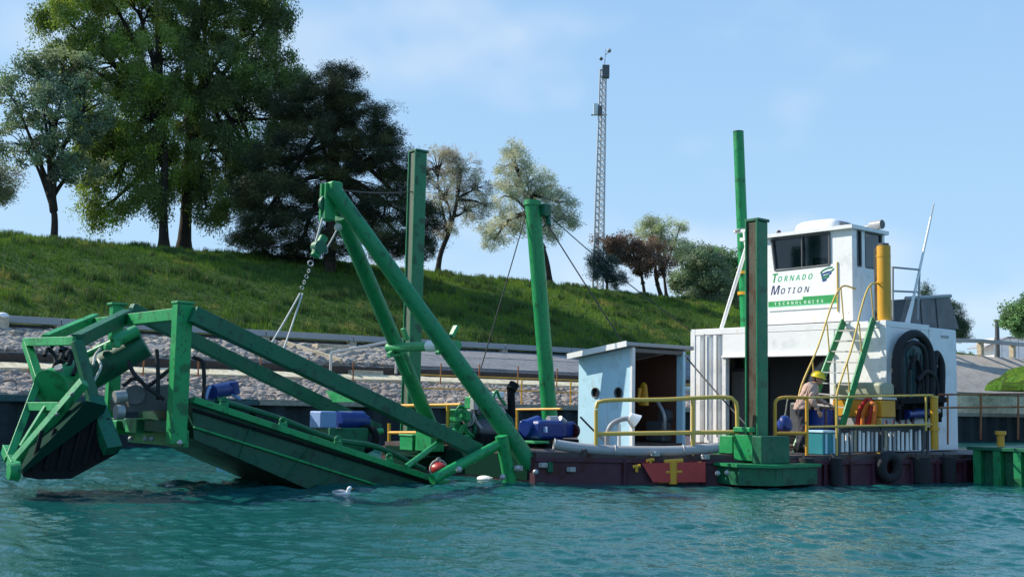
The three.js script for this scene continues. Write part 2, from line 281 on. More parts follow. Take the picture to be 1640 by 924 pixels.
{ const t = thing('slab_slope', 'blue grey concrete slabs covering the right part of the upper slope', 'paving', G(30, -2, 3.3)); let i = 0;
  for (let s = sAt(632, -2, 3.4); s < SEND - 2; s += 2.2) for (const [n0, h0, n1, h1] of [[-4.0, 2.90, -2.25, 3.45], [-2.2, 3.46, -0.5, 3.82]]) { const k = 0.02 * gn(i++ * 1.7, 4), a = G(s + 1.08, (n0 + n1) / 2, (h0 + h1) / 2 + k), z = G(s + 1.08, n1, h1 + k).sub(G(s + 1.08, n0, h0 + k)).normalize(), x = G(1, 0, 0).sub(G(0, 0, 0)), y = z.clone().cross(x).normalize(); if (y.y < 0) y.negate(); part('slab', box(2.16, 0.1, 1.78, 0, 0, 0, 0.012).applyMatrix4(new THREE.Matrix4().makeBasis(x, y, x.clone().cross(y)).setPosition(a)), M.concreteGrey, t); } }

const along = (s0, s1, n0, n1, h0, h1, r = 0.02) => {          // a block lying along the shore
  const a = G((s0 + s1) / 2, (n0 + n1) / 2, (h0 + h1) / 2); return box(s1 - s0, h1 - h0, n1 - n0, 0, 0, 0, r).rotateY(AL).translate(a.x, a.y, a.z);
};
{
  const w = thing('quay_wall', 'dark steel sheet pile quay wall standing in the water behind the boom', 'quay wall', G(20, -8.6, 0));
  const mk = (s0, s1) => { const o = []; let i = 0; for (let s = s0; s <= s1; s += 0.3, i++) { const out = (i >> 1) % 2 ? -0.22 : 0, p = G(s, -8.75 + out, 0); o.push([p.x, p.z]); } for (const s of [s1, s0]) { const p = G(s, -8.35, 0); o.push([p.x, p.z]); } return prism(o, -2, 1.30); };
  for (let s = -42; s < 108; s += 6) part('pile_panel', mk(s, s + 5.98), M.pile, w);
  for (let s = -42; s < 108; s += 6) part('coping', along(s, s + 5.975, -9.06, -8.3, 1.30, 1.5), s < 4 ? paintCoping() : M.concrete, w);
  const l = thing('ledge_wall', 'pale concrete ledge wall running between the two stone slopes', 'ledge wall', G(20, -4.6, 2.2));
  for (let s = -30; s < SEND; s += 3) part('block', bar(G(s, -4.74, 2.33 + 0.02 * gn(s, 3)), G(s + 2.985, -4.74, 2.33 + 0.02 * gn(s, 3)), 0.6, 0.2, G(0, -0.33, 0.94).sub(G(0, 0, 0))), M.cream, l);
  const b = thing('retaining_wall', 'low dark brown retaining wall above the pale ledge', 'retaining wall', G(20, -4.2, 2.4));
  for (let s = -30; s < SEND; s += 6) part('panel', along(s, s + 5.98, -4.2, -4.05, 2.2, 2.82), M.brownBand, b);
}
function paintCoping() { return M.coping ??= new THREE.MeshStandardMaterial({ color: C(0.05, 0.11, 0.12), map: grain, roughness: 0.9, bumpMap: bumpT, bumpScale: 0.01 }); }
const rise = (s) => smooth(46, 60, s) * 2.2;
{ // promenade rail
  const t = thing('guard_rail', 'long pale grey rail on concrete posts along the foot of the grass bank', 'guard rail', G(20, 0, 4));
  for (let s = -30; s < 100; s += 4) part('beam', bar(G(s, -0.12, 4.16 + rise(s)), G(s + 3.97, -0.12, 4.16 + rise(s + 3.97)), 0.30, 0.25), M.grey, t);
  for (let s = -30; s < 100; s += 4) part('post', along(s - 0.17, s + 0.17, -0.22, 0.12, 3.2 + rise(s), 4.07 + rise(s)), M.concretePale, t);
  for (let s = -30; s < 56; s += 4) part('plinth', along(s, s + 3.98, 0.14, 0.34, 3.5, 4.02), M.concreteGrey, t);
}
{ // rusty posts with a thin wire along the ledge
  const t = thing('wire_fence', 'thin rust orange posts joined by wire in front of the pale ledge', 'fence', G(15, -5.1, 2));
  const q = steps(-12, 48, 1.95).map((s, i) => [s + gn(i * 3.1, 2) * 0.5, gn(i * 1.7, 5)]);
  for (const [s, k] of q) part('post', tube(G(s, -5.2, 1.75), G(s + k * 0.06, -5.2, 3.0 + k * 0.2), 0.028, 0.028, 8), M.rustPost, t);
  part('wire', q.slice(1).flatMap(([s], i) => [2.85, 2.35].map((h) => pipe(sag(G(q[i][0], -5.2, h), G(s, -5.2, h), 0.03, 4), 0.007, 6, 4))), M.rope, t);
  const f = thing('walkway_rail', 'faded yellow pipe rail on the quay coping behind the dredger', 'railing', G(20, -8.5, 1.5));
  const z = steps(12, 46, 2.4);
  for (const s of z) part('post', tube(G(s, -8.6, 1.5), G(s, -8.6, 2.5), 0.03, 0.03, 8), M.yellow, f);
  for (const h of [2.0, 2.48]) part('rail', tube(G(12, -8.6, h), G(z.at(-1), -8.6, h), 0.025, 0.025, 8), M.yellow, f);
}
{ // steps up the slope, white block, pier
  const s0 = sAt(560, -3, 3.2), t = thing('concrete_steps', 'short flight of pale concrete steps with slanting side walls cut into the upper slope', 'steps', G(s0, -4, 2.4));
  for (let i = 0; i < 6; i++) part('step', along(s0 - 0.7, s0 + 0.7, -4.5 + i * 0.6, -3.9 + i * 0.6 + 0.02, 2.5, 2.68 + i * 0.22), M.concretePale, t);
  { const sa = sAt(452, -0.9, 3.8), sb = sAt(546, -4.1, 2.9); part('side_wall', bar(G(sa, -0.9, 3.78), G(sb, -4.1, 3.0), 0.14, 0.22), M.concretePale, t); }
  const h = G(s0 + 1.1, -4.6, 0);
  part('handrail', [tube(G(s0 + 1.2, -4.6, 3.9), G(s0 - 1.6, -4.5, 3.3), 0.05), tube(G(s0 + 1.2, -4.6, 2.6), G(s0 + 1.2, -4.6, 3.9), 0.05), tube(G(s0 - 1.6, -4.5, 2.5), G(s0 - 1.6, -4.5, 3.3), 0.05)], M.cord, t);
  const s1 = sAt(6, -1, 4), w = thing('white_post', 'short white post with rounded cap in front of the rail at the left edge', 'post', G(s1, -0.6, 3));
  part('shaft', along(s1 - 0.2, s1 + 0.2, -0.8, -0.42, 2.6, 4.2), M.concretePale, w); part('cap', new THREE.SphereGeometry(0.23, 12, 8).scale(1, 0.6, 1).translate(G(s1, -0.6, 4.22).x, 4.22, G(s1, -0.6, 4.22).z), M.white, w);
}
// right-hand side: paved ramp, low wall, mound, white building
const asphalt = new THREE.MeshStandardMaterial({ color: C(0.44, 0.40, 0.36), map: grain, roughness: 1, bumpMap: bumpT, bumpScale: 0.01 });
struct('paved_ramp', loft(steps(SEND, 130, 2), (s) => [G(s, -8.3, 1.45), G(s, -7.4, 1.6), G(s, -4, 3.3), G(s, -0.1, 5.35), G(s, 6, 5.5), G(s, 40, 5.55)]), asphalt);
{
  const l = thing('low_wall', 'low beige concrete wall along the foot of the paved ramp at right', 'low wall', G(70, -7.8, 1.5));
  for (let s = SEND; s < 100; s += 3) part('block', along(s, s + 2.98, -8.0, -7.6, 1.45, 2.5), M.cream, l);
  for (let s = SEND; s < 100; s += 3) part('coping', along(s, s + 2.98, -8.06, -7.54, 2.503, 2.62), M.concrete, l);
  const c = P(1672, 612, 60), g = new THREE.SphereGeometry(1, 40, 20, 0, 6.2832, 0, Math.PI / 2), p = g.attributes.position;
  for (let i = 0; i < p.count; i++) { const x = p.getX(i), y = p.getY(i), z = p.getZ(i), k = 1 + 0.25 * gn(x * 3 + 20, z * 3 + 20); p.setXYZ(i, c.x + 0.6 + x * 3.3 * k, c.y - 0.5 + y * 1.45 * k, c.z + z * 2.4 * k); }
  g.computeVertexNormals(); struct('grass_mound', boxUV(clean(g)), new THREE.MeshStandardMaterial({ color: C(0.15, 0.27, 0.015), map: grassTex, roughness: 1, bumpMap: bumpT, bumpScale: 0.08 }));
  const e = P(1592, 556, 112), b = thing('white_building', 'long low white boarded building beyond the ramp at the right edge', 'building', V(e.x + 5, 4, e.z));
  for (let i = 0; i < 12; i++) part('board', box(0.78, 2.9, 0.2, e.x + 0.4 + i * 0.84, 7.5, e.z), M.white, b);
  part('wall', box2(e.x, e.x + 10.1, 4, 8.93, e.z - 4, e.z - 0.08), M.white, b);
  part('roof', [bar(V(e.x - 0.9, 8.0, e.z - 2), V(e.x + 1.4, 9.05, e.z - 2), 4.6, 0.12), bar(V(e.x + 1.4, 9.05, e.z - 2), V(e.x + 10.2, 9.1, e.z - 2), 4.6, 0.12)], M.grey, b);
  const d = P(1598, 535, 80), k = thing('dark_post', 'short dark post standing beyond the rail beside the white building', 'post', V(d.x, 5.5, d.z));
  part('shaft', tube(V(d.x, 5.4, d.z), P(1598, 515, 80), 0.17, 0.15), M.greyDark, k); part('cap', tube(P(1598, 515, 80), P(1598, 512, 80), 0.2), M.greyDark, k);
}

// ---------------------------------------------------------------- trees
function taper(pts, r0, r1, rs = 7) {
  const c = new THREE.CatmullRomCurve3(pts), n = Math.max(3, pts.length * 3), g = new THREE.TubeGeometry(c, n, 1, rs), p = g.attributes.position, q = V();
  for (let i = 0; i < p.count; i++) { const t = Math.floor(i / (rs + 1)) / n, o = c.getPointAt(t), k = mix(r0, r1, Math.pow(t, 0.8)) * (1 + 0.5 * Math.pow(1 - Math.min(1, t * 8), 2)); q.fromBufferAttribute(p, i).sub(o).multiplyScalar(k).add(o); p.setXYZ(i, q.x, q.y, q.z); }
  return g;
}
function clumpGeo(seed, n, len, wid, droop) {
  const r = rng(seed), pos = [];
  for (let i = 0; i < n; i++) {
    const o = V(r() - 0.5, r() - 0.5, r() - 0.5).multiplyScalar(1.5), d = V(r() - 0.5, (r() - 0.5) * 0.9 - droop, r() - 0.5).normalize(), w = V(r() - 0.5, r() - 0.5, r() - 0.5).cross(d).normalize().multiplyScalar(wid * (0.7 + 0.6 * r())), e = d.clone().multiplyScalar(len * (0.7 + 0.6 * r()));
    const a = o, b = o.clone().addScaledVector(e, 0.5).add(w), c = o.clone().add(e), f = o.clone().addScaledVector(e, 0.5).sub(w);
    for (const v of [a, b, c, a, c, f]) pos.push(v.x, v.y, v.z);
  }
  const g = new THREE.BufferGeometry(); g.setAttribute('position', new THREE.Float32BufferAttribute(pos, 3)); g.computeVertexNormals(); return g;
}
const CL = { broad: clumpGeo(1, 12, 0.55, 0.17, 0.25), willow: clumpGeo(2, 14, 0.75, 0.07, 0.3), needle: clumpGeo(3, 16, 0.6, 0.055, -0.1), droopy: clumpGeo(4, 14, 0.6, 0.12, 0.55) };
const leafMat = new THREE.MeshPhysicalMaterial({ color: 0xffffff, roughness: 1, transmission: 0.4, side: THREE.DoubleSide });
const leafDense = new THREE.MeshStandardMaterial({ color: 0xffffff, roughness: 0.85, side: THREE.DoubleSide });
function tree(o) {
  const r = rng(o.seed), d = o.d, px = (x, y, dz = 0) => P(x, y, d + dz), k = d / F, b = o.base.map(([x, y]) => px(x, y));
  const t = thing(o.name, o.label, o.cat ?? 'tree', V(b[0].x, b[0].y - 0.2, b[0].z));
  const blobs = o.blobs.map(([x, y, rx, ry, lean]) => ({ c: px(x, y, (r() - 0.5) * rx * k * 0.9), rx: rx * k, ry: (ry ?? rx) * k, w: Math.pow(rx * (ry ?? rx), 0.75), tr: lean ?? 0 }));
  const limbs = [], trunks = [], tops = [];
  o.base.forEach(([x, y], i) => {
    const pts = [px(x, y + 8), ...o.trunks[i].map(([a, c]) => px(a, c, (r() - 0.5) * 0.4))], w = o.width[i] * k / 2;
    trunks.push(taper(pts, w, w * (o.taper ?? 0.35), 9)); tops.push(new THREE.CatmullRomCurve3(pts));
  });
  const W = blobs.reduce((a, q) => a + q.w, 0), list = [], clusters = [];
  for (const q of blobs) {
    const c = tops[Math.min(q.tr, tops.length - 1)], p0 = c.getPointAt(clamp(0.35 + 0.6 * r())), mid = p0.clone().lerp(q.c, 0.5); mid.y += 0.05 * p0.distanceTo(q.c) + (r() - 0.5) * 0.5; mid.x += (r() - 0.5) * 0.6;
    const lw = (o.limb ?? 5) * k; limbs.push(taper([p0, mid, q.c], lw * 0.75, lw * 0.25, 6));
    const n = Math.max(3, Math.round(o.clusters * q.w / W));
    for (let i = 0; i < n; i++) {
      let v; do v = V(r() * 2 - 1, r() * 2 - 1, r() * 2 - 1); while (v.length() > 1); const len = v.length(); v.multiplyScalar(Math.pow(len, o.shell ?? -0.35));
      const p = V(q.c.x + v.x * q.rx, q.c.y + v.y * q.ry, q.c.z + v.z * q.rx * 0.9); clusters.push([p, q]);
      if (i % (o.twigEvery ?? 3) === 0) { const m = q.c.clone().lerp(p, 0.5); m.y += 0.12 * (r() + 0.2); limbs.push(taper([q.c.clone().lerp(mid, r() * 0.5), m, p], lw * 0.22, lw * 0.06, 4)); }
    }
  }
  const M4 = new THREE.Matrix4(), qq = new THREE.Quaternion(), e = new THREE.Euler(), col = new THREE.Color(), mats = [], cols = [];
  for (const [p, q] of clusters) {
    const tone = r(), cc = o.cols[Math.floor(r() * o.cols.length)], sp = o.spread * (0.6 + 0.8 * r());
    for (let i = 0; i < o.per * (o.fine ?? 1.3); i++) {
      const g = () => (r() + r() + r() - 1.5) * 1.1, x = p.x + g() * sp, z = p.z + g() * sp, y = p.y + g() * sp * (o.flat ?? 0.7) - (o.hang ?? 0) * r() * r(), sc = o.size * (o.fine ? 0.7 : 0.9) * (0.65 + 0.7 * r()), kk = (o.lum ?? 1.9) * (0.62 + 0.7 * tone) * (0.85 + 0.3 * r());
      mats.push(new THREE.Matrix4().compose(V(x, y, z), qq.setFromEuler(e.set((r() - 0.5) * 0.9, r() * 6.28, (r() - 0.5) * 0.9)).clone(), V(sc, sc, sc))); cols.push([cc[0] * kk, cc[1] * kk, cc[2] * kk]);
    }
  }
  for (const g of trunks) part('trunk', g, o.bark ?? M.bark, t); part('limbs', limbs, o.bark ?? M.bark, t).userData.kind = 'stuff';
  const im = new THREE.InstancedMesh(CL[o.clump], o.dense ? leafDense : leafMat, mats.length);
  mats.forEach((m, i) => { m.elements[12] -= t.position.x; m.elements[13] -= t.position.y; m.elements[14] -= t.position.z; im.setMatrixAt(i, m); im.setColorAt(i, col.setRGB(...cols[i])); });
  im.name = 'foliage'; im.userData.kind = 'stuff'; im.castShadow = im.receiveShadow = true; t.add(im); return t;
}
const crestD = (px, n = 21) => -G(sAt(px, n, 9.9), n, 9.9).z;
tree({ name: 'small_tree', seed: 31, label: 'small grey green tree with splayed crooked trunk at the left end of the bank', d: crestD(87), base: [[85, 384]], trunks: [[[86, 345], [80, 315], [76, 280]]], width: [13], limb: 6, taper: 0.5,
  blobs: [[60, 130, 50, 45], [110, 115, 50, 40], [25, 165, 48, 45], [85, 185, 62, 48], [135, 170, 45, 55], [40, 230, 55, 40], [100, 245, 50, 40], [130, 265, 35, 30], [55, 100, 30, 25]], lum: 2.5, clusters: 230, per: 8, spread: 0.32, size: 0.28, clump: 'broad', shell: -0.3, twigEvery: 2,
  cols: [[0.075, 0.11, 0.055], [0.09, 0.125, 0.06], [0.06, 0.09, 0.05], [0.12, 0.14, 0.065]] });
tree({ name: 'pale_tree', seed: 32, label: 'pale olive tree partly cut off by the left edge of the view', d: crestD(0) + 4, base: [[-60, 372]], trunks: [[[-55, 330], [-45, 295]]], width: [11], limb: 4,
  blobs: [[-20, 285, 50, 35], [0, 300, 30, 25], [-60, 265, 55, 40]], clusters: 90, per: 14, spread: 0.4, size: 0.28, clump: 'willow', cols: [[0.19, 0.19, 0.11], [0.15, 0.16, 0.09]] });
const tall = { clump: 'droopy', fine: 2.3, lum: 3.0, cols: [[0.078, 0.115, 0.010], [0.11, 0.145, 0.012], [0.06, 0.088, 0.012], [0.075, 0.10, 0.016]], per: 17, spread: 0.5, size: 0.33, hang: 1.0, shell: -0.42, limb: 8 };
tree({ ...tall, name: 'tall_tree', seed: 33, label: 'tall leafy tree with bright hanging foliage and the left one of two close trunks', d: crestD(262), base: [[262, 398]], trunks: [[[261, 330], [263, 240], [255, 140], [250, 40]]], width: [16],
  blobs: [[140, 30, 75, 55], [220, 15, 80, 60], [170, 95, 70, 55], [110, 90, 35, 30], [250, 90, 75, 60], [170, 165, 60, 50], [240, 175, 70, 60], [150, 215, 42, 42], [200, 240, 60, 50], [140, 265, 38, 35], [185, 300, 50, 35], [250, 260, 55, 50], [245, 310, 35, 25], [165, 335, 30, 18], [150, -40, 90, 50], [240, -60, 100, 50], [85, 15, 25, 25]], clusters: 430 });
tree({ ...tall, name: 'tall_tree', seed: 34, label: 'tall dark leafy tree with the thicker right one of two close trunks', d: crestD(292) + 1.5, base: [[293, 402]], trunks: [[[298, 330], [302, 230], [300, 130], [310, 30]]], width: [22], cols: [[0.05, 0.075, 0.012], [0.068, 0.092, 0.012], [0.042, 0.062, 0.014]],
  blobs: [[330, 20, 85, 60], [400, 40, 70, 55], [340, 100, 80, 60], [420, 110, 60, 60], [470, 130, 30, 35], [310, 170, 70, 55], [390, 185, 75, 55], [460, 190, 35, 40], [340, 240, 65, 50], [410, 250, 55, 45], [310, 285, 45, 40], [375, 305, 50, 32], [330, 335, 28, 18], [420, 310, 35, 25], [340, -50, 110, 50], [440, 15, 30, 30]], clusters: 470 });
tree({ name: 'pine_tree', seed: 35, label: 'broad very dark pine with its trunk standing lower on the bank behind the green gantry', d: crestD(527, 12) , base: [[527, 470]], trunks: [[[528, 400], [532, 300], [530, 200], [530, 130]]], width: [24], limb: 8, dense: true,
  blobs: [[530, 145, 50, 28], [490, 175, 60, 32], [575, 180, 55, 32], [610, 215, 32, 22], [520, 225, 80, 32], [600, 250, 55, 35], [455, 255, 55, 32], [650, 285, 35, 24], [540, 285, 95, 35], [440, 310, 65, 30], [625, 330, 60, 32], [520, 345, 95, 32], [675, 350, 32, 24], [430, 365, 55, 25], [590, 385, 85, 28], [660, 395, 40, 20], [480, 395, 75, 22], [400, 385, 30, 14], [545, 120, 25, 16]], clusters: 720, per: 19, spread: 0.5, size: 0.33, flat: 0.45, lum: 1.35, clump: 'needle', shell: -0.4,
  cols: [[0.028, 0.040, 0.014], [0.042, 0.052, 0.016], [0.058, 0.062, 0.018], [0.018, 0.03, 0.015]], fine: 1.8 });
tree({ name: 'bare_tree', seed: 36, label: 'half bare grey tree with see-through crown between the left pile and the leafy tree', d: crestD(700), base: [[699, 440]], trunks: [[[706, 405], [718, 375], [730, 330], [738, 270]]], width: [10], limb: 4, taper: 0.4,
  blobs: [[700, 265, 32, 28], [740, 270, 32, 30], [765, 300, 28, 24], [710, 310, 35, 28], [750, 335, 32, 22], [725, 250, 20, 18], [715, 365, 22, 18], [780, 330, 14, 12]], lum: 3.0, clusters: 210, per: 8, spread: 0.38, size: 0.22, clump: 'willow', twigEvery: 1, cols: [[0.20, 0.18, 0.12], [0.17, 0.17, 0.11], [0.15, 0.13, 0.10]] });
tree({ name: 'willow_tree', seed: 37, label: 'pale silvery leafy tree leaning behind the short round pile', d: crestD(880), base: [[882, 455]], trunks: [[[876, 420], [866, 385], [850, 340], [832, 285]]], width: [10], limb: 5, taper: 0.4,
  blobs: [[822, 260, 30, 26], [845, 290, 40, 28], [815, 310, 34, 25], [800, 365, 32, 18], [835, 345, 42, 24], [875, 300, 22, 18], [895, 325, 28, 25], [905, 350, 24, 18], [880, 365, 34, 20], [790, 385, 20, 12], [820, 240, 14, 14], [860, 330, 40, 28]], lum: 2.9, clusters: 300, per: 9, shell: -0.5, spread: 0.40, size: 0.27, clump: 'willow', cols: [[0.17, 0.18, 0.11], [0.20, 0.20, 0.13], [0.11, 0.13, 0.08], [0.23, 0.22, 0.15]] });
tree({ name: 'conifer_shrub', seed: 38, cat: 'shrub', label: 'dark blue green shrub at the foot of the lattice mast', d: crestD(968, 19), base: [[972, 466]], trunks: [[[972, 450], [970, 435]]], width: [6], limb: 3, dense: true,
  blobs: [[965, 440, 24, 18], [985, 448, 18, 14], [958, 415, 14, 16], [975, 425, 16, 14]], clusters: 60, per: 14, spread: 0.35, size: 0.28, clump: 'needle', cols: [[0.03, 0.055, 0.045], [0.025, 0.045, 0.04]] });
tree({ name: 'spreading_tree', seed: 39, label: 'low spreading two-stemmed tree, dark brown left and pale right, beside the mast', d: crestD(1040), base: [[1034, 474], [1062, 476]], trunks: [[[1028, 445], [1018, 420]], [[1050, 440], [1052, 410]]], width: [7, 9], limb: 4,
  blobs: [[975, 388, 22, 15, 0], [990, 405, 26, 15, 0], [1015, 415, 32, 22, 0], [1050, 425, 30, 18, 1], [1005, 390, 28, 15, 0], [1035, 400, 30, 18, 1]], lum: 2.2, clusters: 130, per: 13, spread: 0.38, size: 0.26, clump: 'broad', cols: [[0.10, 0.055, 0.03], [0.08, 0.055, 0.035], [0.12, 0.065, 0.035]] });
tree({ name: 'pale_tree', seed: 40, label: 'pale yellow green tree just behind the dark brown spreading tree', d: crestD(1060, 24), base: [[1068, 470]], trunks: [[[1062, 430], [1055, 395]]], width: [6], limb: 3,
  blobs: [[1040, 375, 30, 20], [1062, 362, 26, 13], [1082, 395, 22, 18], [1040, 355, 14, 9], [1090, 362, 14, 7], [1065, 385, 22, 16]], lum: 2.6, clusters: 95, per: 10, spread: 0.36, size: 0.26, clump: 'willow', cols: [[0.19, 0.20, 0.09], [0.15, 0.17, 0.09]] });
tree({ name: 'bushy_tree', seed: 41, label: 'dense grey green bushy tree beside the tall pile left of the wheelhouse', d: crestD(1130, 26), base: [[1130, 500]], trunks: [[[1130, 470], [1132, 440]]], width: [9], limb: 4,
  blobs: [[1105, 410, 28, 22], [1130, 430, 42, 34], [1095, 440, 22, 24], [1115, 465, 40, 24], [1150, 470, 35, 24]], clusters: 170, per: 16, spread: 0.45, size: 0.3, clump: 'broad', lum: 2.6, cols: [[0.085, 0.12, 0.06], [0.075, 0.11, 0.05], [0.11, 0.135, 0.07]] });
tree({ name: 'bushy_tree', seed: 42, label: 'rounded deep green tree right behind the tall pile and wheelhouse brace', d: crestD(1165, 28), base: [[1170, 505]], trunks: [[[1168, 470], [1166, 440]]], width: [9], limb: 4,
  blobs: [[1160, 415, 28, 24], [1180, 435, 32, 28], [1175, 470, 34, 26], [1205, 450, 30, 30]], clusters: 140, per: 16, spread: 0.42, size: 0.3, clump: 'broad', cols: [[0.05, 0.105, 0.03], [0.06, 0.12, 0.03]], lum: 2.3 });
tree({ name: 'dark_tree', seed: 43, label: 'dark conifer showing behind the grey sloped housing', d: 92, base: [[1530, 560]], trunks: [[[1528, 530], [1524, 500]]], width: [7], limb: 3, dense: true,
  blobs: [[1525, 500, 16, 16], [1535, 522, 16, 14], [1520, 530, 26, 18], [1482, 466, 6, 8], [1483, 490, 16, 16], [1545, 537, 8, 5]], clusters: 110, per: 14, spread: 0.4, size: 0.3, clump: 'needle', cols: [[0.025, 0.05, 0.025], [0.03, 0.06, 0.03]] });
tree({ name: 'roadside_tree', seed: 44, label: 'mid green tree overhanging the rail at the right edge of the view', d: 74, base: [[1668, 565]], trunks: [[[1664, 530], [1660, 505]]], width: [9], limb: 4,
  blobs: [[1640, 500, 24, 16], [1660, 495, 30, 22], [1625, 510, 18, 10], [1650, 520, 26, 12], [1635, 525, 14, 8]], clusters: 110, per: 16, spread: 0.34, size: 0.27, clump: 'broad', cols: [[0.07, 0.14, 0.04], [0.09, 0.17, 0.05]] });

{ // lattice mast
  const d = crestD(957, 23), a = P(957, 470, d), b = P(966, 112, d), t = thing('lattice_mast', 'tall thin grey lattice mast with antennas standing on the bank', 'mast', a);
  const corner = (f, i) => { const c = a.clone().lerp(b, f), r = mix(0.46, 0.27, f), q = i * 2.094 + 0.5; return V(c.x + r * Math.cos(q), c.y, c.z + r * Math.sin(q)); };
  for (let i = 0; i < 3; i++) part('leg', tube(corner(0, i), corner(1, i), 0.085, 0.06, 8), M.mast, t);
  const br = [], n = 34; for (let j = 0; j < n; j++) for (let i = 0; i < 3; i++) { const f = j / n, g = (j + 1) / n; br.push(tube(corner(f, i), corner(g, (i + 1) % 3), 0.032, 0.032, 5), tube(corner(g, i), corner(g, (i + 1) % 3), 0.032, 0.032, 5)); }
  part('bracing', br, M.mast, t);
  const p1 = P(968, 116, d), p2 = P(957, 178, d);
  const e = part('equipment_box', box(0.55, 1.0, 0.5, p1.x + 0.1, p1.y, p1.z + 0.2), M.greyDark, t); part('whip', tube(p1, P(970, 78, d), 0.04, 0.02, 6), M.grey, e);
  part('sensor', [new THREE.SphereGeometry(0.17, 10, 8).translate(...P(976, 81, d).toArray()), tube(P(970, 88, d), P(976, 82, d), 0.03, 0.03, 6)], M.grey, t);
  part('sensor', new THREE.SphereGeometry(0.15, 10, 8).translate(...P(963, 94, d).toArray()), M.greyDark, t);
  part('cross_arm', [tube(P(947, 184, d), P(972, 184, d), 0.06, 0.06, 6)], M.greyDark, t);
  part('panel_antenna', box(0.35, 0.9, 0.25, p2.x - 0.15, p2.y + 0.1, p2.z + 0.2), M.white, t); part('panel_antenna', box(0.3, 0.7, 0.25, p2.x + 0.2, p2.y, p2.z + 0.3), M.greyDark, t);
}

// ---------------------------------------------------------------- the dredger
const DECK = 0.6, EDGE1 = [[2.1, 0.3], [4.85, -3.7]], EDGE2 = [[4.85, -3.7], [6.5, -11.6]];
const inset = ([[a, b], [c, d]], k) => { const L = Math.hypot(c - a, d - b), nx = (d - b) / L, nz = -(c - a) / L; return [[a + nx * k, b + nz * k], [c + nx * k, d + nz * k]]; };   // towards the hull's inside
const hullOut = [[2.1, 0.3], [4.85, -3.7], [6.5, -11.6], [6.5, -13], [-6.5, -13], [-6.5, -11.6], [-4.85, -3.7], [-3.3, 0.3]];
{
  const t = dthing('dredger_hull', 'long low dark maroon hull of the dredger carrying the cabins', 'barge', [0, 0, -6]);
  part('hull_shell', prism(hullOut, -0.8, 0.5), M.maroon, t);
  part('deck', prism(hullOut.map(([u, v]) => [u * 0.985, v * 0.99 - 0.05]), 0.5, DECK), M.deck, t);
  for (const e of [EDGE1, EDGE2]) part('rubbing_strip', bar(V(e[0][0], 0.46, e[0][1]), V(e[1][0], 0.46, e[1][1]), 0.10, 0.09), M.maroon, t);
  for (const px of [1000, 1125, 1320, 1362, 1398, 1460, 1500, 1546]) { const a = Q(px, 740, { line: px < 1270 ? EDGE1 : EDGE2 }); part('frame_rib', bar(V(a.x, -0.4, a.z), V(a.x, 0.5, a.z), 0.10, 0.12, V(1, 0, 0)), M.maroon, t); }
  const bp = (x, y) => Q(x, y, { line: inset(EDGE1, -0.12) });
  part('red_panel', plate([bp(1028, 742), bp(1130, 740), bp(1130, 772), bp(1046, 772)], 0.05, Q(1000, 700, { line: EDGE1 }).sub(Q(1000, 700, { line: inset(EDGE1, 0.5) }))), M.red, t, 'bright red panel on the hull side');
  part('bow_sheet', box2(-3.1, 1.9, 0.05, 0.52, 0.301, 0.33), M.hood, t); { const s = Q(660, 727, { v: 0.55 }); part('bow_shelf', box2(s.x - 0.75, s.x + 0.9, s.y - 0.05, s.y, 0.331, 0.85), M.hood, t); }
  const m = part('mooring_bitt', [tube(bp(1078, 775), bp(1078, 738), 0.09), tube(bp(1055, 770), bp(1100, 769), 0.05), tube(bp(1064, 740), bp(1094, 738), 0.05), tube(bp(1066, 756), bp(1092, 755), 0.06)], M.yellow, t, 'yellow double cross mooring bitt');
  m.position.y += 0.0;
  for (const [x, y] of [[1020, 748], [1118, 744], [1042, 738]]) part('cleat', [tube(bp(x - 6, y), bp(x + 6, y - 2), 0.035), tube(bp(x, y + 8), bp(x, y), 0.03)], M.yellow, t);
  for (const [x, y] of [[915, 752], [1050, 727], [1130, 732], [870, 745], [830, 750]]) { const p = Q(x, y, { line: inset(EDGE1, -0.05) }); part('fitting', [box(0.14, 0.1, 0.14, p.x, p.y, p.z, 0.02)], M.steel, t); }
}
[[1293, 0.16, 'between the green pile base and the stairs'], [1340, 0.13, 'below the stair foot'], [1476, 0.2, 'below the right end of the cylinder rack'], [1520, 0.15, 'just right of the thick yellow post']].forEach(([px, w, where]) => {
  const a = Q(px, 745, { line: inset(EDGE2, -0.1) }), t = dthing('rubber_fender', 'black upright rubber fender on the hull ' + where, 'fender', [a.x, 0, a.z], 'rubber fenders on the hull side');
  part('pad', tube(V(a.x, 0.02, a.z), V(a.x, 0.56, a.z), w, w, 12), M.rubber, t); part('strap', [tube(V(a.x, 0.5, a.z), V(a.x - 0.12, 0.64, a.z), 0.02)], M.ropeDark, t);
});
{ const a = Q(1425, 745, { line: inset(EDGE2, -0.14) }), t = dthing('tyre_fender', 'black tyre hung flat against the hull below the rack of white cylinders', 'tyre', [a.x, 0.1, a.z]);
  part('tyre', ring(V(a.x, 0.36, a.z), 0.24, 0.11, V(1, 0, 0.16)), M.rubber, t); part('rope', tube(V(a.x, 0.55, a.z), V(a.x - 0.12, 0.75, a.z), 0.018), M.rope, t); }
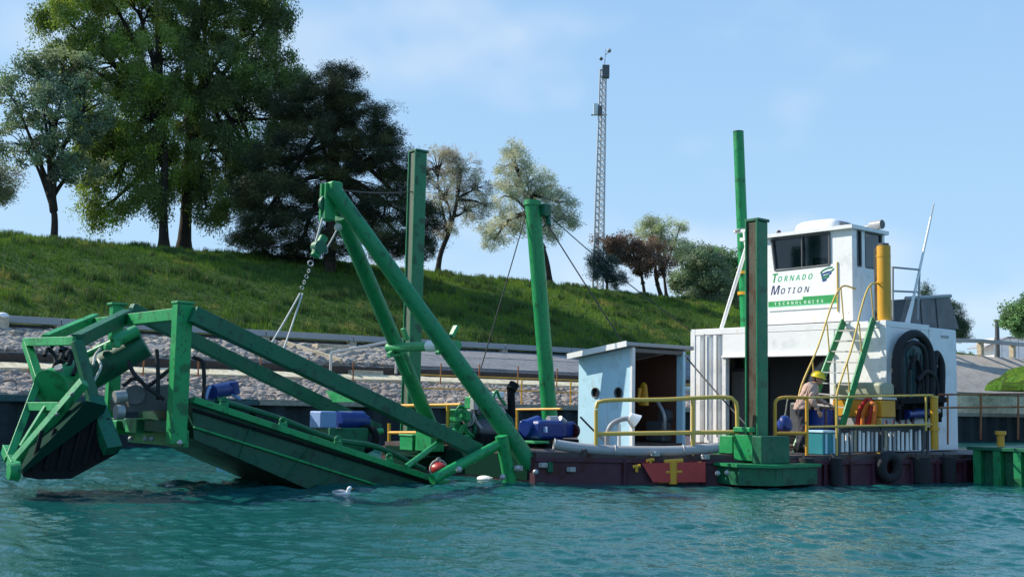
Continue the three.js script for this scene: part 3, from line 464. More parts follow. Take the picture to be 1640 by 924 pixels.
{ const t = dthing('green_pontoon', 'green ribbed pontoon moored against the hull at the right edge', 'pontoon', [7.0, 0, -11]);
  part('body', box2(6.15, 7.95, -0.3, 0.72, -15, -9.0, 0.04), M.greenDeep, t);
  for (const u of [6.25, 6.7, 7.15, 7.6]) part('rib', box2(u, u + 0.17, -0.1, 0.78, -8.99, -8.82), M.greenMid, t);
  part('deck_edge', box2(6.12, 8.0, 0.721, 0.80, -15, -8.8), M.greenDeep, t);
  for (const v of [-9.6, -12]) part('bollard', [tube(V(6.5, 0.8, v), V(6.5, 1.1, v), 0.08), tube(V(6.5, 1.06, v), V(6.5, 1.14, v), 0.12)], M.yellow, t); }

{ // the ladder with its gantry and cutter
  const t = dthing('dredging_boom', 'long green dredging boom with overhead gantry and dark cutter head hanging at its end', 'dredging boom', [0, 0, 4]), u0 = 1.45;
  const nA = Q(306, 503, { u: u0 }), nB = Q(765, 722, { u: u0 }), fA = Q(207, 496, { u: -u0 }), fC = Q(604, 689, { u: -u0 });
  part('side_beam', bar(nA, nB, 0.24, 0.27), M.greenDeep, t); part('side_beam', bar(fA, fC, 0.22, 0.25), M.greenDeep, t);
  const g = plate([Q(523, 626, { v: 3.0 }), Q(556, 626, { v: 3.0 }), Q(581, 644, { v: 3.0 }), Q(534, 644, { v: 3.0 })], 0.03, V(0, 0, 1)); part('gusset', g, M.greenPale, t, 'pale green flat plate');
  const vP = nA.z + 0.08, pN = Q(292, 487, { v: vP }), pF = Q(187, 489, { v: vP });
  part('portal_post', bar(V(pN.x, pN.y, vP), V(pN.x, 0.78, vP), 0.22, 0.27, V(0, 0, 1)), M.green, t); part('portal_post', bar(V(pF.x, pF.y, vP), V(pF.x, 0.9, vP), 0.18, 0.22, V(0, 0, 1)), M.green, t);
  const cr = Q(138, 509, { v: vP + 0.05 }); part('cross_beam', bar(V(cr.x, pN.y - 0.17, vP + 0.03), V(pN.x - 0.1, pN.y - 0.17, vP + 0.03), 0.2, 0.2), M.green, t);
  part('cross_beam', bar(V(pF.x, 1.05, vP), V(pN.x, 1.05, vP), 0.2, 0.18), M.greenDeep, t);
  for (const p of [pN, pF]) part('cap', box(0.26, 0.04, 0.3, p.x, p.y + 0.02, vP, 0.01), M.greenPale, t);
  // head frame
  const vH = 8.85, hN = Q(122, 546, { v: vH }), hF = Q(41, 548, { v: vH });
  part('head_beam', bar(hF, hN, 0.14, 0.14), M.greenPale, t);
  part('head_arm', bar(hN, Q(203, 505, { v: vP }), 0.17, 0.22), M.greenDeep, t); part('head_arm', bar(Q(72, 543, { v: vH - 0.05 }), Q(152, 509, { v: vP }), 0.14, 0.16), M.green, t);
  const aM = Q(148, 640, { v: 8.6 }), aL = Q(180, 722, { v: 8.45 });
  part('side_post', [bar(hN, aM, 0.17, 0.16, V(0, 0, 1)), bar(aM, aL, 0.22, 0.24, V(0, 0, 1))], M.greenDeep, t); part('side_post', bar(hF, Q(62, 612, { v: 8.9 }), 0.14, 0.14, V(0, 0, 1)), M.green, t);
  // cutter with its triangular top frame
  const bL = Q(58, 615, { v: 8.92 }), bR = Q(134, 612, { v: 8.85 }), ap = Q(12, 738, { v: 9.6 }), ap2 = Q(22, 742, { v: 9.55 });
  part('top_frame', [bar(bL, ap, 0.13, 0.12, V(0, 0, 1)), bar(bR, ap2, 0.15, 0.14, V(0, 0, 1)), bar(Q(46, 651, { v: 9.12 }), Q(96, 651, { v: 9.06 }), 0.14, 0.1, V(0, 0, 1)), bar(Q(74, 652, { v: 9.1 }), Q(34, 716, { v: 9.42 }), 0.1, 0.1, V(0, 0, 1)), bar(Q(10, 720, { v: 9.5 }), Q(24, 748, { v: 9.58 }), 0.16, 0.16, V(0, 0, 1))], M.greenPale, t, 'pale green triangular frame');
  const un = bR.x + 0.12, uf = bL.x + 0.1;
  part('cutter_hood', new ConvexGeometry([[138, 642], [34, 752], [36, 758], [165, 662], [170, 650]].map(([x, y]) => Q(x, y, { u: un })).concat([[72, 650], [24, 748], [32, 754], [100, 660]].map(([x, y]) => Q(x, y, { u: uf })))), M.hood, t);
  part('cutter_basket', new ConvexGeometry([[150, 660], [34, 750], [36, 764], [60, 768], [112, 767], [128, 746], [188, 726], [176, 672]].map(([x, y]) => Q(x, y, { u: un - 0.1 })).concat([[50, 700], [28, 748], [36, 762], [100, 762], [150, 700]].map(([x, y]) => Q(x, y, { u: uf + 0.2 })))), M.black, t);
  for (let i = 0; i < 6; i++) { const x = 50 + i * 21, a = Q(x, 752 - Math.max(0, i - 3) * 8, { u: un - 0.08 }), b = Q(x + 16, 690 - i * 4, { u: un - 0.08 }); part('cutter_blade', tube(a, b, 0.04, 0.03, 10), M.black, t); }
  const bs = Q(28, 755, { u: un - 0.35 }); part('bearing', tube(bs, bs.clone().add(V(0, 0, 0.14)), 0.15, 0.12, 16), M.green, t);
  for (const [x, y] of [[18, 728], [28, 716], [96, 664], [120, 632]]) { const p = Q(x, y, { v: 9.2 }); part('bolt', new THREE.SphereGeometry(0.03, 8, 6).translate(p.x, p.y, p.z + 0.05), M.greyDark, t); }
  // motor and hydraulics on the head
  const m0 = Q(84, 622, { v: 8.75 }), m1 = Q(142, 592, { v: 8.0 }), md = m1.clone().sub(m0).normalize();
  const mo = part('drive_motor', [tube(m0, m1, 0.30, 0.26, 22), tube(m0.clone().addScaledVector(md, -0.05), m0.clone().addScaledVector(md, 0.06), 0.34, 0.34, 22)], M.green, t);
  part('flange', tube(m1, m1.clone().addScaledVector(md, 0.08), 0.33, 0.33, 22), M.greenPale, mo); part('port', tube(Q(94, 598, { v: 8.7 }), Q(92, 588, { v: 8.75 }), 0.07), M.steel, mo);
  const c0 = Q(140, 602, { v: 8.1 }), c1 = Q(232, 552, { v: 7.3 });
  part('gearbox_tube', tube(c0, c1, 0.27, 0.22, 20), M.greenDeep, t);
  part('tilt_cylinder', [tube(Q(138, 568, { v: 8.2 }), Q(180, 548, { v: 7.9 }), 0.06), tube(Q(180, 548, { v: 7.9 }), Q(218, 530, { v: 7.5 }), 0.11)], M.greenPale, t);
  for (const [x, y] of [[160, 556], [172, 556], [185, 552]]) part('valve', box(0.13, 0.1, 0.12, ...Q(x, y, { v: 8.0 }).toArray(), 0.02), M.greenPale, t);
  for (const q of [[[148, 585], [152, 568], [160, 558]], [[150, 610], [160, 590], [156, 575]]]) part('hose', pipe(q.map(([x, y], i) => Q(x, y, { v: 8.4 - i * 0.1 })), 0.022), M.cord, t);
  part('hose_bundle', [[70, 570], [82, 555], [96, 562], [104, 575], [88, 585]].map(([x, y], i) => pipe([Q(x, y, { v: 8.6 }), Q(x + 6, y - 12 + 4 * (i % 3), { v: 8.5 }), Q(x + 18, y + 4, { v: 8.4 }), Q(x + 12, y + 26, { v: 8.5 })], 0.035)), M.rubber, t);
  for (const q of [[[205, 578], [212, 596], [226, 612]], [[232, 622], [255, 605], [290, 574]], [[308, 572], [322, 578], [326, 600], [325, 640]], [[250, 560], [252, 590], [252, 640]], [[268, 610], [285, 595], [300, 575]], [[196, 618], [215, 606], [240, 625], [262, 640]]]) part('hose', pipe(q.map(([x, y], i) => Q(x, y, { u: 0.6 + 0.1 * i })), 0.035), M.rubber, t);
  part('pump_unit', [new ConvexGeometry([[205, 640], [225, 622], [290, 615], [300, 655], [205, 660]].flatMap(([x, y]) => [Q(x, y, { u: 0.5 }), Q(x, y, { u: 0.5 }).add(V(-0.8, 0, 0))])), tube(Q(215, 632, { u: 0.55 }), Q(215, 632, { u: -0.4 }), 0.16)], M.greyDark, t);
  part('coupling', [tube(Q(182, 636, { u: 0.5 }), Q(200, 634, { u: 0.5 }), 0.1), tube(Q(184, 660, { u: 0.6 }), Q(196, 660, { u: 0.6 }), 0.12)], M.steel, t);
  // the ladder box running down under water
  const uS = 1.22, top = [Q(306, 640, { u: uS }), Q(735, 782, { u: uS })], bot = [Q(490, 782, { u: uS }), Q(310, 703, { u: uS })], sh = (p, k) => V(p.x + k, p.y, p.z);
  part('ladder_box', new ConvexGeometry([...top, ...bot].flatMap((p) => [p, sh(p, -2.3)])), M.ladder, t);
  for (const f of [0.2, 0.42, 0.63]) part('seam', bar(sh(top[0].clone().lerp(top[1], f), 0.008), sh(bot[1].clone().lerp(bot[0], Math.min(1, f * 1.9)), 0.008), 0.012, 0.05, V(1, 0, 0), 0.002), M.greenDeep, t);
  for (const f of [0.1, 0.3, 0.5, 0.7]) { const p = sh(top[0].clone().lerp(top[1], f), 0.04); part('pad_eye', [ring(V(p.x, p.y + 0.14, p.z), 0.06, 0.02, V(1, 0, 0)), box(0.05, 0.12, 0.16, p.x, p.y + 0.06, p.z)], M.greenMid, t); }
  for (const k of [0, -2.3]) part('flange', bar(sh(top[0], k + 0.03), sh(top[1], k + 0.03), 0.16, 0.11), M.green, t);
  part('stiffener', bar(sh(top[0].clone().lerp(bot[1], 0.25), 0.02), sh(top[1].clone().lerp(bot[0], 0.1), 0.02), 0.05, 0.05), M.black, t);
  part('stiffener', bar(sh(top[0].clone().lerp(bot[1], 0.7), 0.02), sh(top[1].clone().lerp(bot[0], 0.5), 0.02), 0.05, 0.04), M.green, t);
  part('end_plate', box2(-1.1, 1.24, 0.72, 1.0, top[0].z + 0.02, top[0].z + 0.12), M.green, t);
  for (const [x, y] of [[222, 682], [190, 684]]) { const p = Q(x, y, { v: top[0].z + 0.3 }); part('end_box', box(0.5, 0.24, 0.3, p.x, p.y, p.z, 0.02), M.green, t); }
  for (const x of [208, 232, 242, 287]) { const p = Q(x, x > 280 ? 709 : 703, { v: top[0].z + 0.35 }); part('bolt', new THREE.SphereGeometry(0.045, 8, 6).translate(p.x, p.y, p.z), M.steel, t); }
  const e = Q(352, 622, { u: 0.3 });
  part('hydraulic_motor', [tube(Q(338, 628, { u: 0.5 }), Q(372, 622, { u: 0.2 }), 0.13), tube(Q(375, 632, { u: 0.3 }), Q(372, 612, { u: 0.3 }), 0.1)], M.blue, t, 'blue hydraulic motor on top of the ladder');
  part('hose', pipe([Q(328, 640, { u: 0.6 }), Q(336, 620, { u: 0.5 }), e, Q(385, 640, { u: 0.4 })], 0.03), M.blueLight, t);
  part('hose', pipe([Q(345, 640, { u: 0.9 }), Q(440, 668, { u: 0.9 }), Q(540, 705, { u: 0.9 }), Q(600, 715, { u: 0.9 }), Q(680, 752, { u: 0.9 })], 0.05), M.greenDeep, t);
}
{ const a = Q(540, 695, { u: 0 }), t = dthing('ladder_pump', 'blue pump motor with a pale blue box end standing on the middle of the boom', 'pump', [a.x, a.y - 0.3, a.z]);
  part('motor', [tube(Q(540, 674, { u: -0.1 }), Q(580, 674, { u: -0.1 }), 0.19, 0.19, 18), tube(Q(578, 675, { u: -0.1 }), Q(588, 675, { u: -0.1 }), 0.12)], M.blue, t);
  const b = Q(517, 672, { u: -0.1 }); part('terminal_box', box(0.42, 0.32, 0.36, b.x, b.y, b.z, 0.03), M.blueLight, t); part('stand', [box2(a.x - 0.3, a.x + 0.3, a.y - 0.6, a.y + 0.12, a.z - 0.5, a.z + 0.35)], M.greenDeep, t);
  part('pipe', pipe([[566, 692], [580, 690], [600, 692], [612, 690]].map(([x, y]) => Q(x, y, { u: 0.2 })), 0.06), M.greenPale, t); part('coil', ring(Q(585, 703, { u: 0.2 }), 0.22, 0.07, V(0.6, 0.3, 1)), M.black, t); }

{ // lifting frame
  const t = dthing('lifting_frame', 'tall green two-legged lifting frame leaning forward over the boom', 'lifting frame', [0, 0, 0]);
  const ap = Q(527, 302, { u: 0 }), nb = Q(872, 775, { u: 1.95 }), fb = Q(693, 690, { u: -1.9 });
  const at = (b, f) => ap.clone().lerp(b, f);
  part('leg', tube(V(0.1, ap.y, ap.z), nb, 0.155, 0.185, 18), M.greenMid, t); part('leg', tube(at(fb, 0.1), fb, 0.15, 0.16, 18), M.greenMid, t);
  part('stay', tube(Q(535, 330, { u: -0.25 }), Q(655, 600, { u: -1.2 }), 0.05), M.green, t);
  part('head_block', [box2(-0.15, -0.09, ap.y - 0.62, ap.y + 0.10, ap.z - 0.12, ap.z + 0.12, 0.02), box2(0.01, 0.07, ap.y - 0.62, ap.y + 0.10, ap.z - 0.12, ap.z + 0.12, 0.02), box2(-0.16, 0.2, ap.y - 0.1, ap.y + 0.13, ap.z - 0.2, ap.z + 0.06, 0.05)], M.green, t);
  part('sheave', tube(V(-0.085, ap.y - 0.3, ap.z + 0.02), V(0.005, ap.y - 0.3, ap.z + 0.02), 0.17, 0.17, 20), M.greenDeep, t); part('hook_eye', new THREE.SphereGeometry(0.08, 10, 8).translate(...Q(541, 364, { u: 0 }).toArray()), M.cord, t);
  const c0 = Q(622, 557, { u: -1.3 }), c1 = Q(733, 553, { u: 1.1 });
  part('cross_tie', tube(c0, c1, 0.10, 0.10), M.greenPale, t, 'pale green horizontal tie between the legs'); part('sleeve', tube(c0.clone().lerp(c1, 0.6), c0.clone().lerp(c1, 0.74), 0.115), M.white, t, 'white sleeve on the horizontal tie');
  for (const [a, b] of [[[622, 568], [640, 552]], [[652, 545], [645, 526]], [[722, 540], [731, 522]], [[700, 566], [712, 558]], [[622, 570], [650, 566]]]) part('bracket', bar(Q(...a, { u: a[0] > 690 ? 1 : -1.1 }), Q(...b, { u: b[0] > 690 ? 1 : -1.1 }), 0.13, 0.07, V(0, 0, 1)), M.greenPale, t);
  part('brace', tube(Q(650, 748, { u: 1.7 }), Q(728, 690, { u: 1.2 }), 0.055), M.greenPale, t); part('brace', tube(Q(692, 768, { u: 1.9 }), Q(806, 708, { u: 1.7 }), 0.10), M.green, t); part('brace', tube(Q(803, 698, { u: 1.75 }), Q(818, 778, { u: 1.75 }), 0.13), M.green, t);
  part('brace', tube(at(nb, 0.62), Q(782, 640, { u: -0.2 }), 0.05), M.greenDeep, t);
  for (const b of [nb, fb]) part('foot', box(0.7, 0.3, 0.6, b.x, b === nb ? 0.35 : b.y, b.z - 0.1, 0.03), M.greenDeep, t);
  for (const [x, y] of [[858, 756], [805, 764], [735, 752], [829, 750]]) part('pin', new THREE.SphereGeometry(0.06, 8, 6).translate(...Q(x, y, { u: 2.15 }).toArray()), M.steel, t);
  const bk = dthing('pulley_block', 'green pulley block hanging on ropes below the frame head', 'pulley block', Q(510, 398, { u: 0.1 }).toArray()), k = (x, y) => Q(x, y, { u: 0.1 });
  part('cheek', [bar(k(519, 378), k(503, 412), 0.13, 0.17, V(0, 0, 1), 0.04)], M.greenMid, bk); part('sheave', tube(k(510, 396).add(V(-0.09, 0, 0)), k(510, 396).add(V(0.09, 0, 0)), 0.13, 0.13, 18), M.greenDeep, bk);
  part('shackle', [ring(k(497, 422), 0.05, 0.014, V(1, 0, 0.2)), ring(k(521, 402), 0.04, 0.012, V(1, 0, 0.2))], M.steel, bk);
  part('link', [0, 1, 2, 3].map((i) => ring(k(494 - i * 3.6, 434 + i * 9), 0.034, 0.009, i % 2 ? V(1, 0, 0) : V(0.2, 0, 1))), M.steel, bk);
  const cable = (label, a, b, r, m, s = 0.02) => { const c = dthing('cable', label, 'cable', a.toArray()); part('strand', pipe(sag(a, b, s), r, 10, 6), m, c); };
  cable('pale rope from the frame head down to the left of the pulley block', Q(519, 338, { u: -0.1 }), k(501, 402), 0.022, M.cord);
  cable('short pale rope from the hook eye to the right of the pulley block', Q(541, 364, { u: 0 }), k(521, 400), 0.016, M.cord);
  cable('left one of the twin pale ropes below the pulley block', k(480, 470), Q(424, 566, { u: 1.45 }), 0.016, M.cord); cable('right one of the twin pale ropes below the pulley block', k(484, 470), Q(447, 577, { u: 1.45 }), 0.016, M.cord);
  cable('thin wire from the frame head across to the square left pile', ap.clone().add(V(0, 0, -0.1)), Q(660, 307, { u: -3 }), 0.014, M.ropeDark, 0.05);
  cable('dark wire running from the short round pile down to the left deck', Q(846, 331, { u: -1.8 }), Q(770, 590, { u: -2.4 }), 0.014, M.ropeDark); cable('dark wire running from the short round pile to the pale blue shed roof', Q(868, 345, { u: -1.75 }), Q(1000, 552, { u: -0.1 }), 0.016, M.ropeDark); cable('dark wire running from the short round pile to the white container roof', Q(872, 338, { u: -1.75 }), Q(1108, 530, { u: 0.4 }), 0.013, M.ropeDark, 0.1);
  cable('black wire slanting past the white container doors to the foot of the near square pile', Q(1098, 570, { u: 1.2 }), Q(1205, 690, { u: 4.3 }), 0.018, M.ropeDark, 0.03); cable('dark cable at the left foot of the pale blue shed', Q(930, 668, { u: 0.4 }), Q(986, 722, { u: 1.6 }), 0.022, M.ropeDark, 0.02);
}
{ // piles (spuds)
  const sq = (label, px, y0, y1, c, w) => { const a = Q(px[0], y0, c), t = dthing('square_pile', label, 'pile', [a.x, 0, a.z], 'tall piles of the dredger');
    part('shaft', box2(a.x - w / 2, a.x + w / 2, -1.5, a.y, a.z - w / 2, a.z + w / 2, 0.02), M.greenSpud, t); part('rusty_face', box2(a.x - w / 2 + 0.035, a.x + w / 2 - 0.035, -1.4, a.y - 0.02, a.z + w / 2, a.z + w / 2 + 0.012, 0.003), label.includes('sign') ? M.rustSpud : M.greySpud, t, 'worn face');
    part('flange', [-1, 1].map((k) => box(0.035, a.y + 1.4, 0.05, a.x + k * (w / 2 - 0.018), (a.y - 1.4) / 2, a.z + w / 2 + 0.02, 0.004)), M.greenSpud, t); part('cap', box(w + 0.04, 0.06, w + 0.07, a.x, a.y + 0.03, a.z, 0.01), M.greenDeep, t); return [t, a]; };
  sq('tall square green and rust pile rising behind the lifting frame', [670], 245, 0, { u: -3 }, 0.30); sq('square green and rust pile standing in front of the wheelhouse sign', [1213], 356, 0, { u: 4.55 }, 0.31);
  const rd = (label, a, b, r, top) => { const t = dthing('round_pile', label, 'pile', [b.x, 0, b.z], 'tall piles of the dredger'); const e = b.clone().lerp(a, -0.45); part('shaft', tube(e, a, r, r, 22), M.greenPole, t); part('cap', tube(a, a.clone().add(V(0, 0.03, 0)), r * 1.01, r * 1.01, 22), M.greenDeep, t); return t; };
  const sp = rd('short leaning round green pile left of the pale blue shed', Q(853, 326, { u: -1.75 }), Q(880, 662, { u: -1.6 }), 0.19); const c = Q(866, 338, { u: -1.7 }); part('bracket', [box(0.3, 0.3, 0.22, c.x + 0.12, c.y, c.z, 0.03), tube(c.clone().add(V(0, 0, -0.2)), c.clone().add(V(0.2, -0.35, -0.1)), 0.06)], M.greenDeep, sp); part('collar', tube(Q(853, 330, { u: -1.75 }), Q(853.6, 322, { u: -1.75 }), 0.215, 0.215, 22), M.greenPole, sp);
  const tp = rd('tallest round green pile behind the left end of the white container', Q(1183, 212, { u: -0.5 }), Q(1195, 515, { u: -0.45 }), 0.145);
  for (const [x, y] of [[1192, 437], [1193, 470]]) { const p = Q(x, y, { u: -0.46 }); part('clamp', tube(p.clone().add(V(0, -0.04, 0)), p.clone().add(V(0, 0.04, 0)), 0.19, 0.19, 20), M.yellow, tp); }
}
{ const t = dthing('pile_guide', 'green boxed pile guide on a sloping green platform at the hull side', 'pile guide', [4.6, 0.1, -3.5]), w = 4.55, a = Q(1213, 700, { u: w });
  part('platform', [prism([[a.x - 0.85, a.z - 0.7], [a.x + 0.75, a.z - 0.95], [a.x + 0.8, a.z + 0.45], [a.x + 0.3, a.z + 0.95], [a.x - 0.45, a.z + 0.75]], 0.06, 0.40)], M.greenDeep, t);
  part('platform_edge', prism([[a.x - 0.95, a.z - 0.75], [a.x + 0.82, a.z - 1.0], [a.x + 0.88, a.z + 0.5], [a.x + 0.32, a.z + 1.04], [a.x - 0.5, a.z + 0.83]], 0.403, 0.46), M.greenMid, t);
  const bx = (u0, u1, v0, v1, h0, h1, m = M.green) => part('guide_box', box2(a.x + u0, a.x + u1, h0, h1, a.z + v0, a.z + v1, 0.02), m, t);
  bx(-0.62, -0.28, 0.02, 0.42, 0.62, 0.98); bx(-0.24, 0.24, 0.26, 0.44, 0.5, 1.02); bx(0.26, 0.5, -0.4, 0.5, 0.46, 1.0, M.greenDeep); bx(-0.5, -0.26, -0.5, 0.0, 0.46, 0.9, M.greenDeep); bx(-0.22, 0.2, 0.3, 0.48, 1.06, 1.16); bx(-0.9, -0.66, 0.15, 0.35, 0.55, 0.8);
  for (const x of [1150, 1232, 1165]) part('bolt', new THREE.SphereGeometry(0.05, 8, 6).translate(...Q(x, 760 - (x % 7), { line: inset(EDGE1, -0.55) }).toArray()), M.steel, t); }

// ---------------------------------------------------------------- deck machinery at the bow
{ const t = dthing('winch', 'cluttered green winch with engine parts on the bow deck behind the lifting frame', 'winch', [-1, DECK, -1]), q = (x, y, u = -1) => Q(x, y, { u });
  const bx = (n, x, y, w, h, d, m, u) => part(n, box(w, h, d, ...q(x, y, u).toArray(), 0.02), m, t);
  bx('base_frame', 778, 712, 1.3, 0.5, 1.3, M.black); part('drum', [tube(q(745, 690), q(800, 690, -0.7), 0.3, 0.3, 20)], M.greyDark, t); for (const [x, u] of [[742, -1], [803, -0.7]]) part('drum_flange', tube(q(x, 690, u), q(x + 4, 690, u), 0.4, 0.4, 22), M.greenDeep, t);
  bx('engine_block', 768, 660, 0.5, 0.55, 0.5, M.greenDeep); bx('cover', 757, 645, 0.22, 0.26, 0.3, M.greenPale); bx('cover', 775, 640, 0.2, 0.3, 0.2, M.green); bx('air_box', 790, 632, 0.42, 0.14, 0.3, M.white, -1); bx('side_tank', 738, 668, 0.3, 0.35, 0.4, M.green); bx('valve_block', 730, 685, 0.2, 0.2, 0.25, M.greenPale, -0.9);
  part('exhaust', [tube(q(820, 668, -0.8), q(818, 625, -0.8), 0.09), tube(q(818, 625, -0.8), q(824, 615, -0.8), 0.12)], M.black, t); part('manifold', pipe([[752, 640], [762, 625], [776, 622], [790, 640], [800, 655]].map(([x, y]) => q(x, y)), 0.05), M.greenDeep, t);
  part('hose', pipe([[740, 650], [735, 665], [745, 685], [760, 680]].map(([x, y]) => q(x, y, -0.7)), 0.03), M.rubber, t); part('hose', pipe([[795, 650], [808, 660], [806, 685]].map(([x, y]) => q(x, y, -0.7)), 0.03), M.cord, t); part('gauge', new THREE.SphereGeometry(0.07, 10, 8).translate(...q(790, 668, -0.6).toArray()), M.steel, t); part('hand_wheel', ring(q(750, 672, -0.6), 0.13, 0.02, V(0.4, 0, 1)), M.steel, t);
  { const r = rng(8); for (let i = 0; i < 16; i++) { const x = 732 + r() * 90, y = 632 + r() * 55; r() < 0.5 ? bx('fitting', x, y, 0.1 + 0.14 * r(), 0.1 + 0.16 * r(), 0.14, [M.greenPale, M.green, M.grey, M.greyDark][Math.floor(r() * 4)], -0.9 + r() * 0.5) : part('pipe', pipe([q(x - 8, y + 10, -0.6), q(x, y - 6, -0.55), q(x + 12 * r(), y + 4, -0.6), q(x + 14, y + 16, -0.6)], 0.025 + 0.02 * r()), [M.greenPale, M.rubber, M.grey, M.green][Math.floor(r() * 4)], t); } }
  for (const [x, y] of [[735, 672], [752, 662], [782, 655], [796, 672], [770, 690], [745, 700]]) bx('fitting', x, y, 0.12, 0.1, 0.12, x % 2 ? M.greenPale : M.greyDark, -0.55); }
{ const t = dthing('deck_engine', 'rounded blue engine cover on a dark base beside the short round pile', 'engine', [0.3, DECK, -1.7]), q = (x, y, u = 0.3) => Q(x, y, { u });
  part('cover', [box(0.75, 0.42, 0.8, ...q(868, 688).toArray(), 0.1), tube(q(840, 685), q(862, 680), 0.16, 0.2, 16)], M.blue, t); part('cover', [box(0.4, 0.36, 0.4, ...q(905, 688, 0.2).toArray(), 0.08)], M.blue, t); part('skid', box(0.9, 0.25, 0.95, ...q(880, 712).toArray(), 0.02), M.black, t);
  part('tray', box(0.55, 0.05, 0.4, ...q(855, 708, 0.6).toArray(), 0.01), M.greenPale, t); part('filter', [tube(q(878, 672, 0.4), q(892, 672, 0.4), 0.08), tube(q(897, 670, 0.4), q(905, 676, 0.4), 0.06)], M.steel, t); part('badge', box(0.2, 0.12, 0.02, ...q(872, 688, 0.7).toArray(), 0.004), M.blueLight, t); part('pulley', tube(q(918, 690, 0.4), q(922, 690, 0.4), 0.15), M.maroon, t); }
{ const t = dthing('discharge_hose', 'thick grey discharge hose lying along the deck edge in front of the pale blue shed', 'hose', [2.5, DECK, -1.5]), l = inset(EDGE1, 0.12), q = [[888, 712], [930, 718], [985, 722], [1040, 723], [1095, 722], [1150, 717]].map(([x, y]) => Q(x, y, { line: l }));
  part('hose', pipe(q, 0.105, 40, 14), M.grey, t); for (const i of [0, 2, 4]) part('hose_clamp', ring(q[i], 0.11, 0.014, q[i + 1].clone().sub(q[i])), M.steel, t); part('cradle', [1, 3].map((i) => box(0.3, 0.24, 0.1, q[i].x, q[i].y - 0.13, q[i].z)), M.deck, t); }
[['deck_box', 'left one of two small green boxes by the yellow rail on the bow', 640, 660, 698, 722], ['deck_box', 'right one of two small green boxes by the yellow rail on the bow', 665, 690, 690, 724]].forEach(([n, l, x0, x1, y0, y1]) => { const v = 0.75, a = Q(x0, y0, { v }), b = Q(x1, y1, { v }), t = dthing(n, l, 'box', [(a.x + b.x) / 2, b.y, v], 'green boxes on the bow'); part('body', box2(a.x, b.x, b.y, a.y, v - 0.35, v, 0.02), M.greenPole, t); part('lid', box2(a.x - 0.02, b.x + 0.02, a.y + 0.002, a.y + 0.04, v - 0.37, v + 0.02), M.greenPale, t); });

// ---------------------------------------------------------------- railings
function rail(label, pts, posts, r, mat = M.yellow, group = 'yellow deck railings') {     // pts: lists of points for each bar, posts: pairs
  const a = posts[0][1], t = dthing('railing', label, 'railing', [a.x, DECK, a.z], group);
  for (const [p, q] of posts) part('post', tube(p, q, r, r, 10), mat, t);
  for (const b of pts) part('bar', b.length > 2 ? pipe(b, r, 24, 10) : tube(b[0], b[1], r, r, 10), mat, t);
}
{ const l = { line: inset(EDGE1, 0.1) }, q = (x, y) => Q(x, y, l);
  rail('yellow two-bar railing with rounded corner in front of the pale blue shed', [[q(955, 720), q(955, 655), q(957, 645), q(968, 642), q(1060, 640), q(1168, 637), q(1178, 641), q(1181, 655), q(1183, 750)].slice(1, 8), [q(956, 695), q(1182, 692)]], [[q(955, 656), q(955, 735)], [q(1181, 654), q(1183, 752)], [q(1110, 640), q(1110, 730)]], 0.042, M.yellowPale);
  const k = inset(EDGE2, 0.12), p = (x, y) => Q(x, y, { line: k });
  rail('yellow railing section at the stair foot beside the near square pile', [[p(1242, 660), p(1243, 643), p(1250, 638), p(1294, 637)], [p(1243, 694), p(1294, 694)]], [[p(1242, 660), p(1242, 728)], [p(1293, 637), p(1293, 738)]], 0.035);
  rail('thin faded yellow railing along the hull in front of the rack of white cylinders', [[p(1294, 637), p(1495, 633)], [p(1296, 684), p(1495, 680)]], [[p(1341, 637), p(1341, 732)], [p(1484, 634), p(1484, 690)]], 0.024, M.yellowPale);
  rail('thin weathered railing along the stern deck at the right edge', [[p(1505, 632), p(1720, 630)], [p(1505, 653), p(1720, 651)]], [[p(1519, 632), p(1519, 712)], [p(1572, 631), p(1572, 704)], [p(1632, 630), p(1632, 704)]], 0.022, M.rustPost);
  const t = dthing('yellow_post', 'thick yellow post standing at the right end of the white cylinder rack', 'post', p(1497, 716).toArray()); part('shaft', tube(p(1498, 720), p(1497, 637), 0.085, 0.085, 16), M.yellow, t); part('cap', tube(p(1497, 637), p(1497, 634), 0.095, 0.095, 16), M.yellowPale, t); part('collar', [tube(p(1497.6, 690), p(1497.5, 684), 0.11, 0.11, 16)], M.yellow, t);
  const v = 0.1, w = (x, y) => Q(x, y, { v }); rail('yellow railing on the bow corner behind the boom', [[w(632, 650), w(738, 648)], [w(622, 693), w(668, 693)]], [[w(623, 678), w(623, 732)], [w(717, 648), w(717, 715)]], 0.038);
  rail('short yellow railing behind the blue engine', [[Q(826, 656, { v: -3 }), Q(900, 655, { v: -3 })]], [[Q(828, 656, { v: -3 }), Q(828, 705, { v: -3 })]], 0.03, M.yellow); }

